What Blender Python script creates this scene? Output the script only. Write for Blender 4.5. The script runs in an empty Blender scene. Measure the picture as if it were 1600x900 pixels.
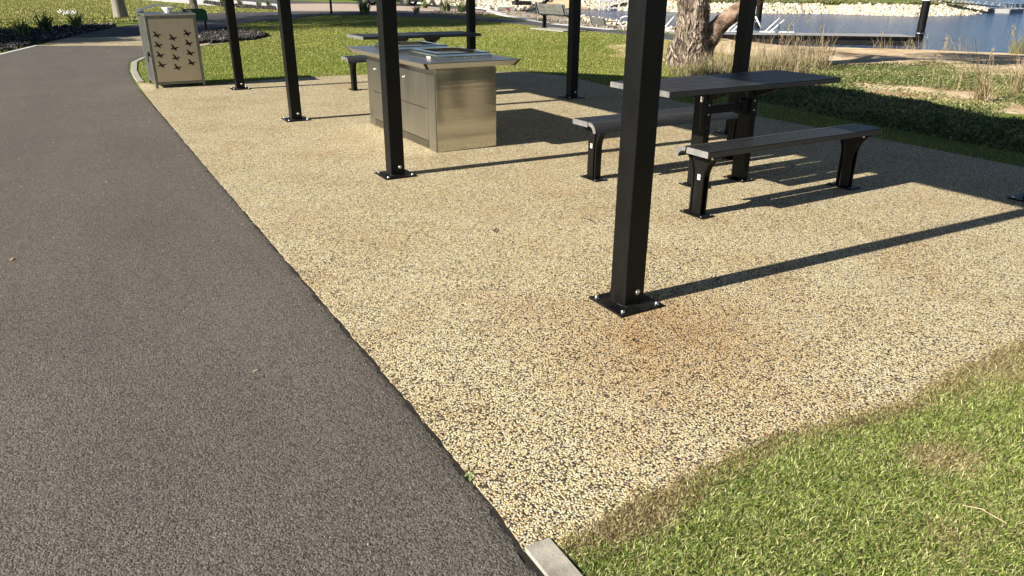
import bpy, bmesh, math, random
import numpy as np
from mathutils import Vector, Matrix, noise as mnoise

# ------------------------------------------------------------------ camera, sky, sun
S = bpy.context.scene
COL = S.collection
F_PX = 1149.37
CAM = np.array([-2.141, -2.5364, 1.4297]); YAW, PITCH, ROLL = 0.5332, -0.3927, 0.0068
_F = np.array([math.sin(YAW)*math.cos(PITCH), math.cos(YAW)*math.cos(PITCH), math.sin(PITCH)])
_R0 = np.array([math.cos(YAW), -math.sin(YAW), 0.0]); _U0 = np.cross(_R0, _F)
_R = _R0*math.cos(ROLL)+_U0*math.sin(ROLL); _U = -_R0*math.sin(ROLL)+_U0*math.cos(ROLL)
cd = bpy.data.cameras.new('camera'); cam = bpy.data.objects.new('camera', cd); COL.objects.link(cam)
cd.sensor_width = 36; cd.lens = F_PX/1600*36; cd.clip_start = 0.05; cd.clip_end = 2000
m = Matrix.Identity(4)
for i in range(3):
    m[i][0] = _R[i]; m[i][1] = _U[i]; m[i][2] = -_F[i]; m[i][3] = CAM[i]
cam.matrix_world = m
S.camera = cam

SUN_EL = math.radians(30.6)
TO_SUN = Vector((-math.cos(SUN_EL), 0.032, math.sin(SUN_EL))).normalized()
W = bpy.data.worlds.new('World'); S.world = W; W.use_nodes = True
nt = W.node_tree; nt.nodes.clear()
sky = nt.nodes.new('ShaderNodeTexSky'); sky.sky_type = 'NISHITA'; sky.sun_disc = False
sky.sun_elevation = SUN_EL; sky.sun_rotation = math.radians(-88); sky.altitude = 10; sky.air_density = .6; sky.dust_density = .1
bg = nt.nodes.new('ShaderNodeBackground'); bg.inputs[1].default_value = 0.05
wo = nt.nodes.new('ShaderNodeOutputWorld')
nt.links.new(sky.outputs[0], bg.inputs[0]); nt.links.new(bg.outputs[0], wo.inputs[0])
sd = bpy.data.lights.new('sun', 'SUN'); sd.energy = 5.0; sd.angle = math.radians(0.5); sd.color = (1.0, .935, .83)
so = bpy.data.objects.new('sun', sd); COL.objects.link(so)
so.rotation_euler = (-TO_SUN).to_track_quat('-Z', 'Y').to_euler(); so.location = (-20, 0, 15)
S.view_settings.view_transform = 'Standard'; S.view_settings.look = 'None'
S.view_settings.exposure = 0.92; S.view_settings.gamma = 1.0; S.view_settings.use_curve_mapping = False

rnd = random.Random(7); rng = np.random.default_rng(11)

def P(px, py, z=0.0):
    """world point where the photograph's sight line through (px,py) meets height z"""
    d = _F + _R*(px-800)/F_PX - _U*(py-450)/F_PX
    t = (z-CAM[2])/d[2]
    return (CAM[0]+d[0]*t, CAM[1]+d[1]*t)

# ------------------------------------------------------------------ materials
def new_mat(name):
    mt = bpy.data.materials.new(name); mt.use_nodes = True
    n = mt.node_tree.nodes; l = mt.node_tree.links
    return mt, n, l, n['Principled BSDF']

def ramp(n, stops, interp='LINEAR'):
    r = n.new('ShaderNodeValToRGB'); r.color_ramp.interpolation = interp
    e = r.color_ramp.elements
    while len(e) < len(stops): e.new(0.5)
    for k, (p, c) in enumerate(stops):
        e[k].position = p; e[k].color = (*c, 1) if len(c) == 3 else c
    return r

def pos(n):
    return n.new('ShaderNodeNewGeometry').outputs['Position']

def noise(n, l, vec, scale, detail=4, rough=.6, dim='3D'):
    t = n.new('ShaderNodeTexNoise'); t.inputs['Scale'].default_value = scale
    t.inputs['Detail'].default_value = detail; t.inputs['Roughness'].default_value = rough
    l.new(vec, t.inputs['Vector']); return t

def mix(n, l, fac, a, b, mode='MIX'):
    x = n.new('ShaderNodeMix'); x.data_type = 'RGBA'; x.blend_type = mode
    if isinstance(fac, (int, float)): x.inputs[0].default_value = fac
    else: l.new(fac, x.inputs[0])
    for s, v in ((6, a), (7, b)):
        if isinstance(v, tuple): x.inputs[s].default_value = (*v, 1)
        else: l.new(v, x.inputs[s])
    return x.outputs[2]

def math_(n, l, op, a, b=None, clamp=False):
    x = n.new('ShaderNodeMath'); x.operation = op; x.use_clamp = clamp
    for i, v in enumerate((a, b)):
        if v is None: continue
        if isinstance(v, (int, float)): x.inputs[i].default_value = v
        else: l.new(v, x.inputs[i])
    return x.outputs[0]

def bump(n, l, h, strength, dist, prev=None):
    b = n.new('ShaderNodeBump'); b.inputs['Strength'].default_value = strength; b.inputs['Distance'].default_value = dist
    l.new(h, b.inputs['Height'])
    if prev is not None: l.new(prev, b.inputs['Normal'])
    return b.outputs[0]

def scaled(n, l, vec, s, rot=None):
    mp = n.new('ShaderNodeMapping'); mp.inputs['Scale'].default_value = s
    if rot: mp.inputs['Rotation'].default_value = rot
    l.new(vec, mp.inputs['Vector']); return mp.outputs[0]

def m_simple(name, col, rough=.5, metal=0, var=.12, scale=8, bmp=0, spec=.5, coat=0):
    mt, n, l, b = new_mat(name)
    p = pos(n); t = noise(n, l, p, scale, 5)
    dark = tuple(c*(1-var) for c in col); lite = tuple(min(1, c*(1+var)) for c in col)
    r = ramp(n, [(.3, dark), (.7, lite)]); l.new(t.outputs[0], r.inputs[0])
    l.new(r.outputs[0], b.inputs['Base Color'])
    b.inputs['Roughness'].default_value = rough; b.inputs['Metallic'].default_value = metal
    b.inputs['Specular IOR Level'].default_value = spec; b.inputs['Coat Weight'].default_value = coat
    rr = n.new('ShaderNodeMapRange'); rr.inputs[3].default_value = max(0, rough-.07); rr.inputs[4].default_value = min(1, rough+.1)
    l.new(t.outputs[0], rr.inputs[0]); l.new(rr.outputs[0], b.inputs['Roughness'])
    if bmp:
        t2 = noise(n, l, p, scale*12, 4); l.new(bump(n, l, t2.outputs[0], .6, bmp), b.inputs['Normal'])
    return mt

def m_aggregate():
    mt, n, l, b = new_mat('exposed_aggregate')
    p = pos(n)
    w = noise(n, l, p, 60, 2); wv = n.new('ShaderNodeVectorMath'); wv.operation = 'MULTIPLY_ADD'
    wv.inputs[1].default_value = (.005, .005, .005); l.new(w.outputs[1], wv.inputs[0]); l.new(p, wv.inputs[2])
    v = n.new('ShaderNodeTexVoronoi'); v.inputs['Scale'].default_value = 150; l.new(wv.outputs[0], v.inputs['Vector'])
    v.inputs['Randomness'].default_value = 1.0
    sep = n.new('ShaderNodeSeparateColor'); l.new(v.outputs['Color'], sep.inputs[0])
    stones = ramp(n, [(0, (.035, .035, .04)), (.13, (.09, .08, .075)), (.18, (.24, .15, .08)), (.23, (.46, .32, .14)), (.30, (.71, .56, .285)),
                      (.45, (.86, .72, .41)), (.68, (.90, .81, .52)), (.88, (.93, .88, .68)), (1, (.5, .46, .40))], 'CONSTANT')
    # patches with more dark or more pale stones
    big = noise(n, l, p, 1.1, 5, .6); mid = noise(n, l, p, 34, 4, .75)
    shift = math_(n, l, 'MULTIPLY', math_(n, l, 'SUBTRACT', mid.outputs[0], .5), .95)
    shift = math_(n, l, 'ADD', shift, math_(n, l, 'MULTIPLY', math_(n, l, 'SUBTRACT', big.outputs[0], .5), .35))
    l.new(math_(n, l, 'ADD', sep.outputs[0], shift, True), stones.inputs[0])
    # second, larger stones scattered
    v2 = n.new('ShaderNodeTexVoronoi'); v2.inputs['Scale'].default_value = 82; l.new(wv.outputs[0], v2.inputs['Vector'])
    sep2 = n.new('ShaderNodeSeparateColor'); l.new(v2.outputs['Color'], sep2.inputs[0])
    isbig = math_(n, l, 'MULTIPLY', math_(n, l, 'LESS_THAN', sep2.outputs[0], .16), math_(n, l, 'LESS_THAN', v2.outputs['Distance'], .42))
    bigcol = ramp(n, [(0, (.055, .06, .075)), (.45, (.12, .12, .13)), (.62, (.30, .17, .10)), (.75, (.62, .48, .30)), (.9, (.7, .6, .45))], 'CONSTANT'); l.new(sep2.outputs[1], bigcol.inputs[0])
    col = mix(n, l, isbig, stones.outputs[0], bigcol.outputs[0])
    # dark joints between stones
    gap = n.new('ShaderNodeMapRange'); gap.inputs[1].default_value = .42; gap.inputs[2].default_value = .72; l.new(v.outputs['Distance'], gap.inputs[0])
    col = mix(n, l, math_(n, l, 'MULTIPLY', gap.outputs[0], .78), col, (.14, .10, .055))
    # rusty leaf-tannin stains near the foremost post
    st = noise(n, l, p, 1.7, 6, .65)
    sx = n.new('ShaderNodeVectorMath'); sx.operation = 'DISTANCE'; l.new(p, sx.inputs[0]); sx.inputs[1].default_value = (-.12, -.42, 0)
    near = n.new('ShaderNodeMapRange'); near.inputs[1].default_value = .80; near.inputs[2].default_value = .05; l.new(sx.outputs['Value'], near.inputs[0])
    stf = n.new('ShaderNodeMapRange'); stf.inputs[1].default_value = .46; stf.inputs[2].default_value = .72; l.new(st.outputs[0], stf.inputs[0])
    f1 = math_(n, l, 'MULTIPLY', stf.outputs[0], .40)
    f2 = math_(n, l, 'MULTIPLY', near.outputs[0], .85)
    tot = math_(n, l, 'ADD', f1, math_(n, l, 'MULTIPLY', f2, math_(n, l, 'MULTIPLY', noise(n, l, p, 5, 5, .7).outputs[0], 1.3)), True)
    col = mix(n, l, tot, col, (.66, .43, .25), 'MULTIPLY')
    l.new(col, b.inputs['Base Color']); b.inputs['Roughness'].default_value = .72; b.inputs['Specular IOR Level'].default_value = .35
    h = n.new('ShaderNodeMapRange'); h.inputs[1].default_value = .0; h.inputs[2].default_value = .8; h.inputs[3].default_value = 1; h.inputs[4].default_value = 0; l.new(v.outputs['Distance'], h.inputs[0])
    hb = math_(n, l, 'ADD', h.outputs[0], math_(n, l, 'MULTIPLY', isbig, .6))
    hb = math_(n, l, 'ADD', hb, math_(n, l, 'MULTIPLY', sep.outputs[1], .7))
    l.new(bump(n, l, hb, 1.0, .0036), b.inputs['Normal'])
    return mt

def m_asphalt(name='asphalt', base=(.145, .127, .105)):
    mt, n, l, b = new_mat(name)
    p = pos(n)
    v = n.new('ShaderNodeTexVoronoi'); v.inputs['Scale'].default_value = 170; l.new(p, v.inputs['Vector'])
    sep = n.new('ShaderNodeSeparateColor'); l.new(v.outputs['Color'], sep.inputs[0])
    k = lambda s: tuple(c*s for c in base)
    st = ramp(n, [(0, k(.42)), (.2, k(.72)), (.5, k(1.0)), (.8, k(1.25)), (.985, k(1.6)), (.997, (.42, .36, .30))], 'CONSTANT'); l.new(sep.outputs[0], st.inputs[0])
    big = noise(n, l, p, .9, 6, .62)
    r = ramp(n, [(.28, (.88, .88, .89)), (.52, (1, 1, 1)), (.75, (1.10, 1.09, 1.07))]); l.new(big.outputs[0], r.inputs[0])
    col = mix(n, l, 1.0, st.outputs[0], r.outputs[0], 'MULTIPLY')
    pv = noise(n, l, scaled(n, l, p, (.5, .08, 1)), 3.0, 4, .6)      # faint roller passes
    r2 = ramp(n, [(.4, (.93, .93, .93)), (.65, (1.08, 1.06, 1.05))]); l.new(pv.outputs[0], r2.inputs[0])
    col = mix(n, l, 1.0, col, r2.outputs[0], 'MULTIPLY')
    l.new(col, b.inputs['Base Color']); b.inputs['Roughness'].default_value = .82; b.inputs['Specular IOR Level'].default_value = .4
    n2 = noise(n, l, p, 90, 5, .7)
    gap = n.new('ShaderNodeMapRange'); gap.inputs[1].default_value = .1; gap.inputs[2].default_value = .7; gap.inputs[3].default_value = 1; gap.inputs[4].default_value = 0; l.new(v.outputs['Distance'], gap.inputs[0])
    pit = ramp(n, [(.33, (0, 0, 0)), (.45, (1, 1, 1))]); l.new(noise(n, l, p, 130, 2, .5).outputs[0], pit.inputs[0])
    h = math_(n, l, 'ADD', math_(n, l, 'MULTIPLY', gap.outputs[0], .6), math_(n, l, 'ADD', n2.outputs[0], math_(n, l, 'MULTIPLY', pit.outputs[0], .9)))
    l.new(bump(n, l, h, 1.0, .0030), b.inputs['Normal'])
    return mt

def m_grass(name, greens, straw, dry_amt=.5, rough=.6):
    """blade material: each blade its own tone; world-scale dry patches"""
    mt, n, l, b = new_mat(name)
    g = n.new('ShaderNodeNewGeometry')
    r = ramp(n, greens); l.new(g.outputs['Random Per Island'], r.inputs[0])
    r2 = ramp(n, straw); l.new(g.outputs['Random Per Island'], r2.inputs[0])
    at = n.new('ShaderNodeAttribute'); at.attribute_name = 'dry'
    col = mix(n, l, at.outputs['Fac'], r.outputs[0], r2.outputs[0])
    l.new(col, b.inputs['Base Color']); b.inputs['Roughness'].default_value = rough; b.inputs['Specular IOR Level'].default_value = .3
    tr = n.new('ShaderNodeBsdfTranslucent'); l.new(col, tr.inputs[0])
    ms = n.new('ShaderNodeMixShader'); ms.inputs[0].default_value = .2
    l.new(b.outputs[0], ms.inputs[1]); l.new(tr.outputs[0], ms.inputs[2])
    l.new(ms.outputs[0], n['Material Output'].inputs[0])
    return mt

def m_ground():
    """lawn soil and turf, turning to sand and dry soil on the lake bank (vertex mask = where the sand lies)"""
    mt, n, l, b = new_mat('turf_and_sand')
    p = pos(n)
    fine = noise(n, l, p, 38, 6, .7); mid = noise(n, l, p, 2.2, 5, .6); big = noise(n, l, p, .35, 4, .6)
    g = ramp(n, [(.2, (.03, .055, .010)), (.42, (.10, .15, .022)), (.58, (.19, .235, .04)), (.8, (.34, .34, .10))]); l.new(fine.outputs[0], g.inputs[0])
    g2 = ramp(n, [(.25, (.62, .78, .5)), (.5, (1, 1, 1)), (.72, (1.4, 1.15, 1.2))]); l.new(mid.outputs[0], g2.inputs[0])
    grass = mix(n, l, 1.0, g.outputs[0], g2.outputs[0], 'MULTIPLY')
    drym = ramp(n, [(.56, (0, 0, 0)), (.72, (1, 1, 1))]); l.new(big.outputs[0], drym.inputs[0])
    grass = mix(n, l, math_(n, l, 'MULTIPLY', drym.outputs[0], .45), grass, (.30, .24, .12))
    s = ramp(n, [(.2, (.40, .28, .15)), (.42, (.68, .52, .31)), (.65, (.84, .70, .49))]); l.new(noise(n, l, p, 9, 7, .7).outputs[0], s.inputs[0])
    s2 = ramp(n, [(.35, (.62, .52, .45)), (.6, (1, 1, 1))]); l.new(noise(n, l, p, .8, 5, .6).outputs[0], s2.inputs[0])
    sand = mix(n, l, 1.0, s.outputs[0], s2.outputs[0], 'MULTIPLY')
    at = n.new('ShaderNodeAttribute'); at.attribute_name = 'sand'
    ns = noise(n, l, p, .9, 6, .7)
    f = math_(n, l, 'ADD', at.outputs['Fac'], math_(n, l, 'MULTIPLY', math_(n, l, 'SUBTRACT', ns.outputs[0], .5), 1.6))
    fr = ramp(n, [(.42, (0, 0, 0)), (.56, (1, 1, 1))]); l.new(f, fr.inputs[0])
    l.new(mix(n, l, fr.outputs[0], grass, sand), b.inputs['Base Color'])
    b.inputs['Roughness'].default_value = .95; b.inputs['Specular IOR Level'].default_value = .15
    l.new(bump(n, l, fine.outputs[0], .9, .02), b.inputs['Normal'])
    return mt

def m_steel(name='brushed_steel', horiz=True, col=(.62, .60, .56), rough=.24, wav=.012, streak=1.0):
    mt, n, l, b = new_mat(name)
    tc = n.new('ShaderNodeTexCoord'); p = tc.outputs['Object']
    sc = (1.5, 1.5, 260) if horiz else (220, 220, 2)
    s = noise(n, l, scaled(n, l, p, sc), 1.0, 3, .6)
    wv = noise(n, l, scaled(n, l, p, (1.0, 1.0, 9)), 1.0, 2, .5)
    dirt = noise(n, l, scaled(n, l, p, (9, 9, 2.2)), 1.0, 5, .65)
    r = ramp(n, [(.3, tuple(c*.86 for c in col)), (.7, tuple(min(1, c*1.1) for c in col))]); l.new(s.outputs[0], r.inputs[0])
    d = ramp(n, [(.35, (.72, .68, .60)), (.6, (1, 1, 1))]); l.new(dirt.outputs[0], d.inputs[0])
    l.new(mix(n, l, .3, r.outputs[0], mix(n, l, 1., r.outputs[0], d.outputs[0], 'MULTIPLY')), b.inputs['Base Color'])
    b.inputs['Metallic'].default_value = 1
    rr = n.new('ShaderNodeMapRange'); rr.inputs[3].default_value = rough-.06*streak; rr.inputs[4].default_value = rough+.14*streak
    l.new(dirt.outputs[0], rr.inputs[0]); l.new(rr.outputs[0], b.inputs['Roughness'])
    b1 = bump(n, l, wv.outputs[0], .8, wav)
    b2 = bump(n, l, s.outputs[0], .25, .0006, b1)
    l.new(b2, b.inputs['Normal'])
    return mt

def m_anodised(name, col, rough, metal, axis=0, scale=60):
    mt, n, l, b = new_mat(name)
    tc = n.new('ShaderNodeTexCoord'); p = tc.outputs['Object']
    s = noise(n, l, scaled(n, l, p, (2, scale, scale)), 1.0, 3, .6); dd = noise(n, l, p, 14, 5, .65)
    r = ramp(n, [(.3, tuple(c*.8 for c in col)), (.7, tuple(min(1, c*1.2) for c in col))]); l.new(s.outputs[0], r.inputs[0])
    d = ramp(n, [(.4, (1, 1, 1)), (.72, (1.35, 1.3, 1.2))]); l.new(dd.outputs[0], d.inputs[0])
    l.new(mix(n, l, 1., r.outputs[0], d.outputs[0], 'MULTIPLY'), b.inputs['Base Color'])
    b.inputs['Metallic'].default_value = metal
    rr = n.new('ShaderNodeMapRange'); rr.inputs[3].default_value = rough-.06; rr.inputs[4].default_value = rough+.14
    l.new(dd.outputs[0], rr.inputs[0]); l.new(rr.outputs[0], b.inputs['Roughness'])
    return mt

def m_bark(name, stops, scale=6, bmp=.03, stretch=.25):
    mt, n, l, b = new_mat(name)
    p = pos(n); q = scaled(n, l, p, (1, 1, stretch))
    t = noise(n, l, q, scale, 7, .7); t2 = noise(n, l, q, scale*5, 5, .7)
    f = math_(n, l, 'ADD', math_(n, l, 'MULTIPLY', t.outputs[0], .65), math_(n, l, 'MULTIPLY', t2.outputs[0], .35))
    r = ramp(n, stops); l.new(f, r.inputs[0]); l.new(r.outputs[0], b.inputs['Base Color'])
    b.inputs['Roughness'].default_value = .9; b.inputs['Specular IOR Level'].default_value = .2
    l.new(bump(n, l, f, 1.0, bmp), b.inputs['Normal'])
    return mt

def m_water():
    mt, n, l, b = new_mat('lake_water')
    p = pos(n)
    b.inputs['Base Color'].default_value = (.03, .085, .21, 1); b.inputs['Roughness'].default_value = .16; b.inputs['Specular IOR Level'].default_value = .3; b.inputs['IOR'].default_value = 1.33
    w1 = noise(n, l, scaled(n, l, p, (1, .6, 1), (0, 0, .5)), 1.6, 6, .7); w2 = noise(n, l, p, 7, 4, .7)
    h = math_(n, l, 'ADD', w1.outputs[0], math_(n, l, 'MULTIPLY', w2.outputs[0], .35))
    l.new(bump(n, l, h, 1.0, 2.2), b.inputs['Normal'])
    return mt

def m_stone(name, stops, scale=3, bmp=.02):
    mt, n, l, b = new_mat(name)
    g = n.new('ShaderNodeNewGeometry'); p = g.outputs['Position']
    t = noise(n, l, p, scale, 6, .7)
    f = math_(n, l, 'ADD', math_(n, l, 'MULTIPLY', t.outputs[0], .5), math_(n, l, 'MULTIPLY', g.outputs['Random Per Island'], .5))
    r = ramp(n, stops); l.new(f, r.inputs[0]); l.new(r.outputs[0], b.inputs['Base Color'])
    b.inputs['Roughness'].default_value = .9
    l.new(bump(n, l, t.outputs[0], .8, bmp), b.inputs['Normal'])
    return mt

M = {}
M['aggregate'] = m_aggregate()
M['asphalt'] = m_asphalt()
M['asphalt_dark'] = m_asphalt('asphalt_path', (.105, .102, .100))
M['ground'] = m_ground()
M['blade'] = m_grass('grass_blades', [(0, (.022, .045, .006)), (.22, (.065, .125, .015)), (.5, (.215, .34, .04)), (.76, (.42, .54, .11)), (1, (.74, .76, .36))],
                     [(0, (.16, .09, .05)), (.4, (.36, .26, .13)), (.75, (.58, .46, .25)), (1, (.72, .62, .40))])
M['lawn_blade'] = m_grass('lawn_blades', [(0, (.14, .17, .018)), (.35, (.24, .265, .035)), (.7, (.34, .36, .06)), (1, (.48, .48, .14))],
                     [(0, (.30, .25, .10)), (1, (.58, .50, .26))])
M['cover'] = m_grass('ground_cover_leaves', [(0, (.04, .07, .015)), (.4, (.08, .125, .03)), (.75, (.16, .20, .06)), (1, (.32, .34, .15))],
                     [(0, (.22, .19, .07)), (1, (.50, .45, .22))])
M['reed'] = m_grass('dry_reeds', [(0, (.11, .15, .035)), (.5, (.20, .24, .08)), (1, (.36, .38, .16))],
                    [(0, (.13, .085, .045)), (.5, (.37, .28, .16)), (1, (.62, .50, .33))])
M['litter'] = m_grass('dead_clippings_mat', [(0, (.07, .035, .022)), (.5, (.20, .12, .07)), (1, (.36, .25, .14))], [(0, (.12, .055, .035)), (.5, (.34, .22, .12)), (1, (.60, .48, .28))])
M['strap'] = m_grass('strap_leaves', [(0, (.035, .075, .02)), (.6, (.08, .15, .035)), (1, (.20, .26, .08))], [(0, (.3, .25, .12)), (1, (.5, .42, .2))])
M['gumleaf'] = m_grass('gum_leaves', [(0, (.035, .06, .02)), (.6, (.07, .11, .035)), (1, (.13, .17, .07))], [(0, (.2, .15, .06)), (1, (.3, .2, .1))])
M['steel'] = m_steel(rough=.12, wav=.0030, streak=.4)
M['steel_side'] = m_steel('brushed_steel_vertical', False, (.44, .43, .40), .30, .0015)
M['steel_top'] = m_steel('benchtop_steel', True, (.55, .56, .57), .3, .002)
M['steel_worn'] = m_steel('worn_bin_steel', False, (.60, .54, .43), .40, .003)
M['steel_dark'] = m_simple('weathered_bin_frame', (.22, .22, .20), .45, .8, .25, 12)
M['bright'] = m_simple('zinc_bolt', (.75, .74, .72), .28, 1, .1, 40)
M['bolt_dull'] = m_simple('dull_bolt', (.22, .22, .21), .45, .8, .1, 40)
M['black'] = m_simple('black_powder_coat', (.0045, .0046, .0048), .45, 0, .25, 20, .0001, .18)
def m_powder():
    mt, n, l, b = new_mat('dusty_black_powder_coat')
    g = n.new('ShaderNodeNewGeometry'); p = g.outputs['Position']
    sp = noise(n, l, p, 240, 2, .5); r = ramp(n, [(.68, (0, 0, 0)), (.76, (1, 1, 1))]); l.new(sp.outputs[0], r.inputs[0])
    du = noise(n, l, scaled(n, l, p, (1, 1, .4)), 7, 6, .7); r2 = ramp(n, [(.45, (0, 0, 0)), (.8, (1, 1, 1))]); l.new(du.outputs[0], r2.inputs[0])
    sz = n.new('ShaderNodeSeparateXYZ'); l.new(p, sz.inputs[0]); lo = n.new('ShaderNodeMapRange'); lo.inputs[1].default_value = .22; lo.inputs[2].default_value = .0; l.new(sz.outputs[2], lo.inputs[0])
    f = math_(n, l, 'ADD', math_(n, l, 'MULTIPLY', r.outputs[0], .10), math_(n, l, 'MULTIPLY', r2.outputs[0], math_(n, l, 'ADD', .018, math_(n, l, 'MULTIPLY', lo.outputs[0], .06))), True)
    l.new(mix(n, l, f, (.0045, .0046, .0048), (.30, .26, .20)), b.inputs['Base Color'])
    rr = n.new('ShaderNodeMapRange'); rr.inputs[3].default_value = .34; rr.inputs[4].default_value = .55; l.new(du.outputs[0], rr.inputs[0]); l.new(rr.outputs[0], b.inputs['Roughness'])
    b.inputs['Specular IOR Level'].default_value = .2
    l.new(bump(n, l, noise(n, l, p, 420, 2, .5).outputs[0], .3, .0003), b.inputs['Normal'])
    return mt
M['black'] = m_powder()
M['slat'] = m_anodised('dark_anodised_slats', (.042, .044, .049), .36, .15)
M['cap'] = m_anodised('grey_end_caps', (.30, .30, .30), .42, .6, 0, 6)
M['black_part'] = m_simple('black_plastic', (.012, .012, .012), .5)
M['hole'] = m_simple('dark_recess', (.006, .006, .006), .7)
M['white'] = m_simple('white_paint', (.78, .78, .76), .5, 0, .08, 5)
M['white_sticker'] = m_simple('sticker_white', (.72, .70, .66), .5, 0, .05, 30)
M['orange'] = m_simple('sticker_orange', (.42, .10, .02), .5, 0, .05, 30)
M['grey_ink'] = m_simple('sticker_grey', (.30, .28, .26), .5, 0, .05, 30)
M['concrete'] = m_simple('concrete', (.36, .335, .28), .9, 0, .35, 11, .003, .25)
M['pavers'] = m_simple('pink_paving', (.46, .36, .29), .9, 0, .2, 3, .002, .2)
M['pale'] = m_simple('pale_concrete', (.60, .59, .57), .9, 0, .12, 2, .002, .2)
M['mulch'] = m_stone('bark_mulch', [(.2, (.008, .007, .007)), (.5, (.028, .024, .022)), (.66, (.07, .06, .055)), (.76, (.30, .26, .23))], 20, .01)
M['gravel'] = m_stone('beach_gravel', [(.2, (.14, .11, .08)), (.5, (.34, .28, .22)), (.8, (.55, .48, .4))], 4, .02)
M['rock'] = m_stone('limestone_rock', [(.2, (.30, .23, .14)), (.45, (.60, .52, .38)), (.8, (.80, .73, .58))], 2, .05)
M['bark'] = m_bark('rough_gum_bark', [(.34, (.012, .009, .007)), (.43, (.06, .045, .035)), (.50, (.20, .155, .12)), (.60, (.46, .38, .30)), (.75, (.68, .58, .46))], 6, .09)
M['bark_smooth'] = m_bark('smooth_gum_bark', [(.3, (.12, .10, .08)), (.5, (.27, .24, .20)), (.75, (.42, .38, .32))], 3, .008, .15)
M['bark_red'] = m_bark('limb_bark', [(.35, (.03, .022, .018)), (.46, (.16, .10, .07)), (.56, (.36, .25, .18)), (.66, (.52, .42, .34))], 4, .03, 1)
M['green'] = m_simple('green_panel', (.008, .085, .022), .5, 0, .15, 6)
M['water'] = m_water()
M['tyre'] = m_simple('tyre_rubber', (.015, .015, .015), .8)
M['car'] = m_simple('dark_car_paint', (.02, .021, .024), .25, .2, .1, 2, 0, .5, .6)
M['glass'] = m_simple('car_glass', (.01, .012, .014), .06)
M['roof'] = m_simple('shelter_roof_steel', (.30, .31, .31), .5, .1, .08, 2)
M['red'] = m_simple('red_stripe', (.45, .03, .03), .5)
M['timber'] = m_simple('jetty_grey_deck', (.30, .30, .29), .75, 0, .2, 6)

# ------------------------------------------------------------------ object helpers
def tag(o, label=None, cat=None, group=None, kind=None):
    if label: o['label'] = label
    if cat: o['category'] = cat
    if group: o['group'] = group
    if kind: o['kind'] = kind
    return o

def thing(name, label, cat, loc=(0, 0, 0), rz=0, group=None):
    o = bpy.data.objects.new(name, None); COL.objects.link(o); o.empty_display_size = .1
    o.location = loc; o.rotation_euler = (0, 0, rz); return tag(o, label, cat, group)

def link(name, me, mat, parent=None, smooth=False):
    o = bpy.data.objects.new(name, me); COL.objects.link(o)
    if mat: me.materials.append(mat)
    if parent: o.parent = parent
    if smooth: me.polygons.foreach_set('use_smooth', [True]*len(me.polygons))
    return o

def obj(name, bm, mat, parent=None, smooth=False, sharp=None):
    me = bpy.data.meshes.new(name)
    bmesh.ops.recalc_face_normals(bm, faces=bm.faces[:])
    if sharp:
        for f in bm.faces: f.smooth = True
        for e in bm.edges:
            if len(e.link_faces) == 2 and e.calc_face_angle(0) > sharp: e.smooth = False
    bm.to_mesh(me); bm.free()
    return link(name, me, mat, parent, smooth)

def npmesh(name, V, faces_idx, sizes, mat, parent=None, attr=None, smooth=False):
    """fast mesh: V (n,3), faces_idx flat loop verts, sizes per face"""
    me = bpy.data.meshes.new(name)
    me.vertices.add(len(V)); me.vertices.foreach_set('co', np.asarray(V, np.float32).ravel())
    me.loops.add(len(faces_idx)); me.loops.foreach_set('vertex_index', np.asarray(faces_idx, np.int32))
    me.polygons.add(len(sizes)); st = np.concatenate([[0], np.cumsum(sizes)[:-1]])
    me.polygons.foreach_set('loop_start', st.astype(np.int32))
    me.polygons.foreach_set('loop_total', np.asarray(sizes, np.int32))
    me.update(calc_edges=True); me.validate()
    if attr:
        for k, a in attr.items():
            at = me.attributes.new(k, 'FLOAT', 'POINT'); at.data.foreach_set('value', np.asarray(a, np.float32))
    return link(name, me, mat, parent, smooth)

def box(bm, x0, x1, y0, y1, z0, z1, bev=0, mat=None, seg=1):
    r = bmesh.ops.create_cube(bm, size=1)
    vs = r['verts']
    for v in vs:
        v.co = Vector(((x0+x1)/2+v.co.x*(x1-x0), (y0+y1)/2+v.co.y*(y1-y0), (z0+z1)/2+v.co.z*(z1-z0)))
    if bev:
        es = list({e for v in vs for e in v.link_edges})
        rr = bmesh.ops.bevel(bm, geom=es, offset=bev, segments=seg, affect='EDGES', profile=.5)
        vs = list({v for f in rr['faces'] for v in f.verts} | {v for v in vs if v.is_valid})
    if mat:
        for v in vs: v.co = mat @ v.co
    return vs

def cyl(bm, p0, p1, r0, r1=None, seg=12, caps=True):
    p0 = Vector(p0); p1 = Vector(p1); r1 = r0 if r1 is None else r1
    d = p1-p0; q = d.to_track_quat('Z', 'Y').to_matrix()
    a = []; b = []
    for i in range(seg):
        t = 2*math.pi*i/seg; c = Vector((math.cos(t), math.sin(t), 0))
        a.append(bm.verts.new(p0+q@(c*r0))); b.append(bm.verts.new(p1+q@(c*r1)))
    for i in range(seg):
        bm.faces.new((a[i], a[(i+1) % seg], b[(i+1) % seg], b[i]))
    if caps: bm.faces.new(a[::-1]); bm.faces.new(b)
    return a+b

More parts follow.
